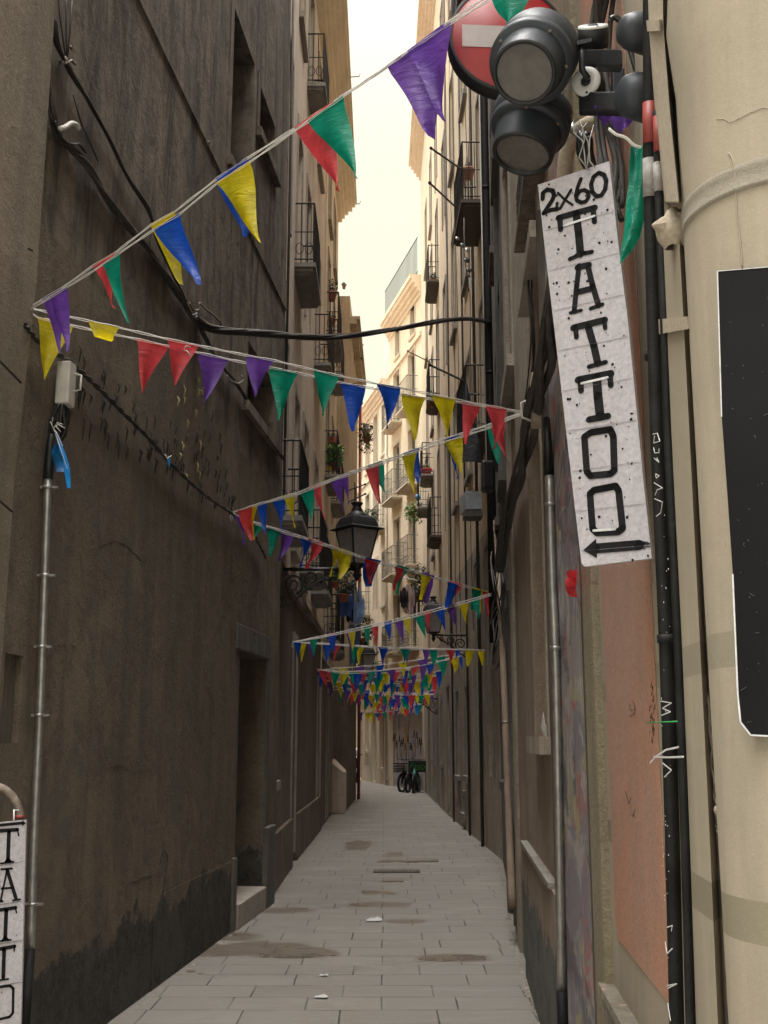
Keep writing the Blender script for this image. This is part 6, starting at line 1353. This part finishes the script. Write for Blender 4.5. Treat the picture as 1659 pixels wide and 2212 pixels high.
# ------------------------------------------------------------------ bikes and scooter
def wheel(par, c, r, ax, tw=.022):
    mb = MB(); ax = V(ax).normalized(); a = ax.cross(V((0, 0, 1))).normalized(); b_ = V((0, 0, 1))
    mb.tube([c + (a * math.cos(q) + b_ * math.sin(q)) * r for q in [2 * PI * k / 28 for k in range(29)]], tw, 8, False); w_ = mb.build('wheel', M['black'], par)
    mb = MB(); mb.tube([c + (a * math.cos(q) + b_ * math.sin(q)) * (r - tw) for q in [2 * PI * k / 28 for k in range(29)]], tw * .45, 6, False)
    for k in range(18): q = 2 * PI * k / 18; mb.tube([c, c + (a * math.cos(q) + b_ * math.sin(q)) * (r - tw)], .0022, 3, False)
    mb.lathe(c - ax * .04, ax, [(0, .001), (0, .025), (.08, .025), (.08, .001)], 10); mb.build('rim', M['steel'], w_)
def bike(label, O, d, framem, box=False, basket=False):
    d = V(d).normalized(); s_ = V((d.y, -d.x, 0)); Z = V((0, 0, 1)); root = empty('cargo_bike', O, label, 'bicycle', 'delivery bikes by the garage shutter')
    r = .26; W0, W1 = O + d * .55 + Z * r, O - d * .5 + Z * r
    wheel(root, W0, r, s_, .045); wheel(root, W1, r, s_, .045)
    head = O + d * .36 + Z * .78; seat = O - d * .22 + Z * .74; bb = O - d * .02 + Z * .28
    mb = MB()
    for a, c, w_ in ((W0, head, .035), (head - Z * .12, bb, .06), (bb, seat, .035), (head - Z * .22, seat - Z * .3, .035), (bb, W1, .03), (seat - Z * .2, W1, .025)): mb.tube([a, c], w_, 8)
    mb.build('frame', framem, root)
    mb = MB(); hb = head + Z * .22; mb.tube([head, hb], .014, 6); mb.tube([hb + s_ * .3 - d * .14 + Z * .03, hb + s_ * .12, hb, hb - s_ * .12, hb - s_ * .3 - d * .14 + Z * .03], .011, 6); mb.tube([hb + s_ * .3 - d * .14 + Z * .03, hb + s_ * .3 - d * .06 + Z * .2], .005, 4); mb.build('handlebar', M['black'], root)
    mb = MB(); mb.lathe(seat + Z * .05 - d * .12, d, [(0, .02), (.02, .085), (.12, .07), (.26, .02), (.28, .001)], 10); mb.tube([seat, seat + Z * .05], .014, 6); mb.build('saddle', M['black'], root)
    mb = MB(); mb.lathe(bb - s_ * .02, s_, [(0, .001), (0, .07), (.012, .07), (.012, .001)], 14); mb.tube([bb + s_ * .05, bb + s_ * .06 + Z * -.15 + d * .05], .008, 5); mb.tube([bb - s_ * .05, bb - s_ * .06 + Z * .15 - d * .05], .008, 5); mb.build('crank', M['steel'], root)
    mb = MB(); mb.tube([W0 + (d * math.cos(q) + Z * math.sin(q)) * (r + .05) for q in [.3 + 2.3 * k / 10 for k in range(11)]], .022, 5); mb.tube([W1 + (d * math.cos(q) + Z * math.sin(q)) * (r + .05) for q in [.3 + 2.6 * k / 10 for k in range(11)]], .022, 5); mb.build('mudguard', M['black'], root)
    if basket:
        c = O + d * .62 + Z * .62; mb = MB()
        for k in range(6): mb.obox(c - d * .17 - s_ * .2 + Z * (k * .052), d * .34, s_ * .4, Z * .026)
        mb.build('front_crate', M['black'], root)
    if box:
        c = O - d * .5 + Z * .78; mb = MB(); mb.obox(c - d * .22 - s_ * .24, d * .44, s_ * .48, Z * .36); bx = mb.build('delivery_box', M['black'], root, bevel=.012)
    return root
b1 = bike('black cargo bike with a slatted front crate, left of the two parked bikes', V((.80, 37.4, 0)), (-.42, -.9, 0), M['iron'], basket=True)
b3 = bike('third dark bike squeezed between the crate bike and the one with the box', V((.93, 37.1, 0)), (-.3, -.95, 0), M['iron'])
b2 = bike('delivery bike carrying a black box with green lettering, against the shutter', V((1.02, 36.6, 0)), (-.15, -.98, 0), plain('teal bike frame', (.05, .22, .20), .4))
bp = V((1.06, 36.3, aty(898, 1666, 36.3).z)); mb = MB(); mb.obox(bp + V((-.29, -.10, 0)), (.56, 0, 0), (0, .42, 0), (0, 0, .36)); bx = mb.build('delivery_box', M['black'], b2, bevel=.012)
mb = MB(); mb.tube([bp + V((0, .1, 0)), V((1.05, 36.6, .5))], .03, 6); mb.build('carrier', M['iron'], b2)
cu = bpy.data.curves.new('txt', 'FONT'); cu.body = 'Fasty'; cu.size = .26; cu.extrude = .002; cu.shear = .35; cu.align_x = 'CENTER'
to = bpy.data.objects.new('txt', cu); COL.objects.link(to); bpy.context.view_layer.update()
me = bpy.data.meshes.new_from_object(to.evaluated_get(bpy.context.evaluated_depsgraph_get())); COL.objects.unlink(to); bpy.data.objects.remove(to)
me.name = 'lettering'; lo = bpy.data.objects.new('lettering', me); COL.objects.link(lo); me.materials.clear(); me.materials.append(plain('green lettering paint', (.02, .22, .05), .5)); lo.parent = bx
lo.location = V((bp.x - .01, bp.y - .105, bp.z + .11)) - wloc(bx); lo.rotation_euler = (PI / 2, 0, 0)
mb = MB(); mb.obox(V((bp.x - .12, bp.y - .106, bp.z + .065)), (.22, 0, .01), (0, .004, 0), (0, 0, .018)); mb.build('underline', plain('green stripe paint', (.02, .22, .05), .5), bx)
# scooter half hidden behind the tan house corner
O = V((-1.12, 45.3, 0)); root = empty('scooter', O, 'black scooter with a white top case, half hidden behind the tan house corner', 'scooter')
wheel(root, O + V((.05, -.6, .25)), .22, (1, 0, 0), .05); wheel(root, O + V((.0, .6, .25)), .22, (1, 0, 0), .05)
mb = MB(); mb.lathe(O + V((0, -.1, .55)), (0, 1, .05), [(-.2, .02), (-.15, .14), (.2, .17), (.6, .18), (.8, .1), (.82, .01)], 12); mb.obox(O + V((-.12, -.55, .28)), (.24, 0, 0), (0, .6, 0), (0, 0, .06)); mb.obox(O + V((-.18, -.62, .3)), (.36, 0, 0), (0, .06, 0), (0, -.06, .65)); mb.build('body', M['black'], root, bevel=.02)
mb = MB(); mb.tube([O + V((-.3, -.5, 1.08)), O + V((0, -.6, 1.0)), O + V((.3, -.5, 1.08))], .016, 6); mb.build('handlebar', M['iron'], root)
mb = MB(); mb.lathe(O + V((0, .05, .78)), (0, 1, 0), [(0, .03), (.05, .14), (.5, .13), (.55, .02)], 10); mb.build('seat', M['black'], root)
mb = MB(); mb.lathe(O + V((.05, -.45, 1.05)), (0, 0, 1), [(0, .14), (.1, .17), (.2, .14), (.27, .06), (.28, .001)], 14); mb.build('helmet', M['cap'], root)
mb = MB(); mb.obox(O + V((-.07, -.68, .45)), (.14, 0, 0), (0, .02, 0), (0, 0, .1)); mb.build('number_plate', M['paper'], root)

# ------------------------------------------------------------------ on the paving
def G(px, py, z=0.0): r = ray(px, py); t2 = (z - 1.65) / r.z; return CAM + r * t2
a, c = G(806, 1886), G(904, 1873); root = empty('drain_grate', a, 'dark iron drain grate set across the middle of the paving', 'drain')
mb = MB(); mb.obox(V((a.x, a.y, .001)), (c.x - a.x, 0, 0), (0, .34, 0), (0, 0, .004)); mb.build('frame', M['iron'], root)
mb = MB()
for k in range(14): mb.obox(V((a.x + .03 + k * (c.x - a.x - .06) / 14, a.y + .03, .0052)), (.018, 0, 0), (0, .28, 0), (0, 0, .006))
mb.build('bars', M['rust'], root)
for (px, py, s_, lb) in ((808, 1988, .12, 'crumpled white plastic litter lying in the middle of the paving'), (700, 2106, .05, 'small white scrap of paper in the left foreground of the paving'), (694, 2153, .07, 'flattened pale wrapper on the paving at the bottom centre')):
    q = G(px, py, .01); mb = MB(); rnd = random.Random(px); vs = []
    for i in range(5):
        for j in range(4): vs.append(q + V(((i / 4 - .5) * s_ * (1 + .3 * rnd.random()), (j / 3 - .5) * s_ * .8, rnd.uniform(0, .28) * s_ * (1 if 0 < i < 4 and 0 < j < 3 else .1))))
    mb.add(vs, [(i * 4 + j, i * 4 + j + 1, i * 4 + j + 5, i * 4 + j + 4) for i in range(4) for j in range(3)]); tag(mb.build('litter', M['paper'], loc=q), lb, 'litter')
for (px, py, lb) in ((413, 2099, 'round metal cover on the paving near the left wall base'), (433, 2104, 'small dark leaf beside the round metal cover')):
    q = G(px, py, .0); mb = MB(); mb.lathe(q, (0, 0, 1), [(.0, .035 if px < 420 else .018), (.006, .034 if px < 420 else .014), (.006, .001)], 14); tag(mb.build('metal_cover' if px < 420 else 'dead_leaf', M['rust'], loc=q), lb, 'cover' if px < 420 else 'leaf')
# dirt gathered along the wall feet
rnd = random.Random(77); mb = MB()
for (A, B, nn_) in ((LA, LB, 150), (LC, LD, 60), (RB, RC, 160), (RC, RD, 90), (RDa, RE_, 60)):
    Lh = (V(B) - V(A)).length
    for k in range(nn_):
        p = WP(A, B, rnd.uniform(0, Lh), 0, .04 + abs(rnd.gauss(0, .02))); s_ = rnd.uniform(.003, .011)
        mb.lathe(p, (rnd.uniform(-.3, .3), 0, 1), [(-.001, s_ * 1.2), (s_ * .4, s_ * .8), (s_ * .7, .001)], 5)
tag(mb.build('wall_foot_dirt', M['cement']), kind='stuff')
# wires strung over the alley in the distance
for i, (a, c, da, db, lb) in enumerate((((640, 540), (700, 560), 16, 18, ''), ((736, 470), (736, 640), 26.6, 26.6, ''))): pass
bpy.context.view_layer.update()
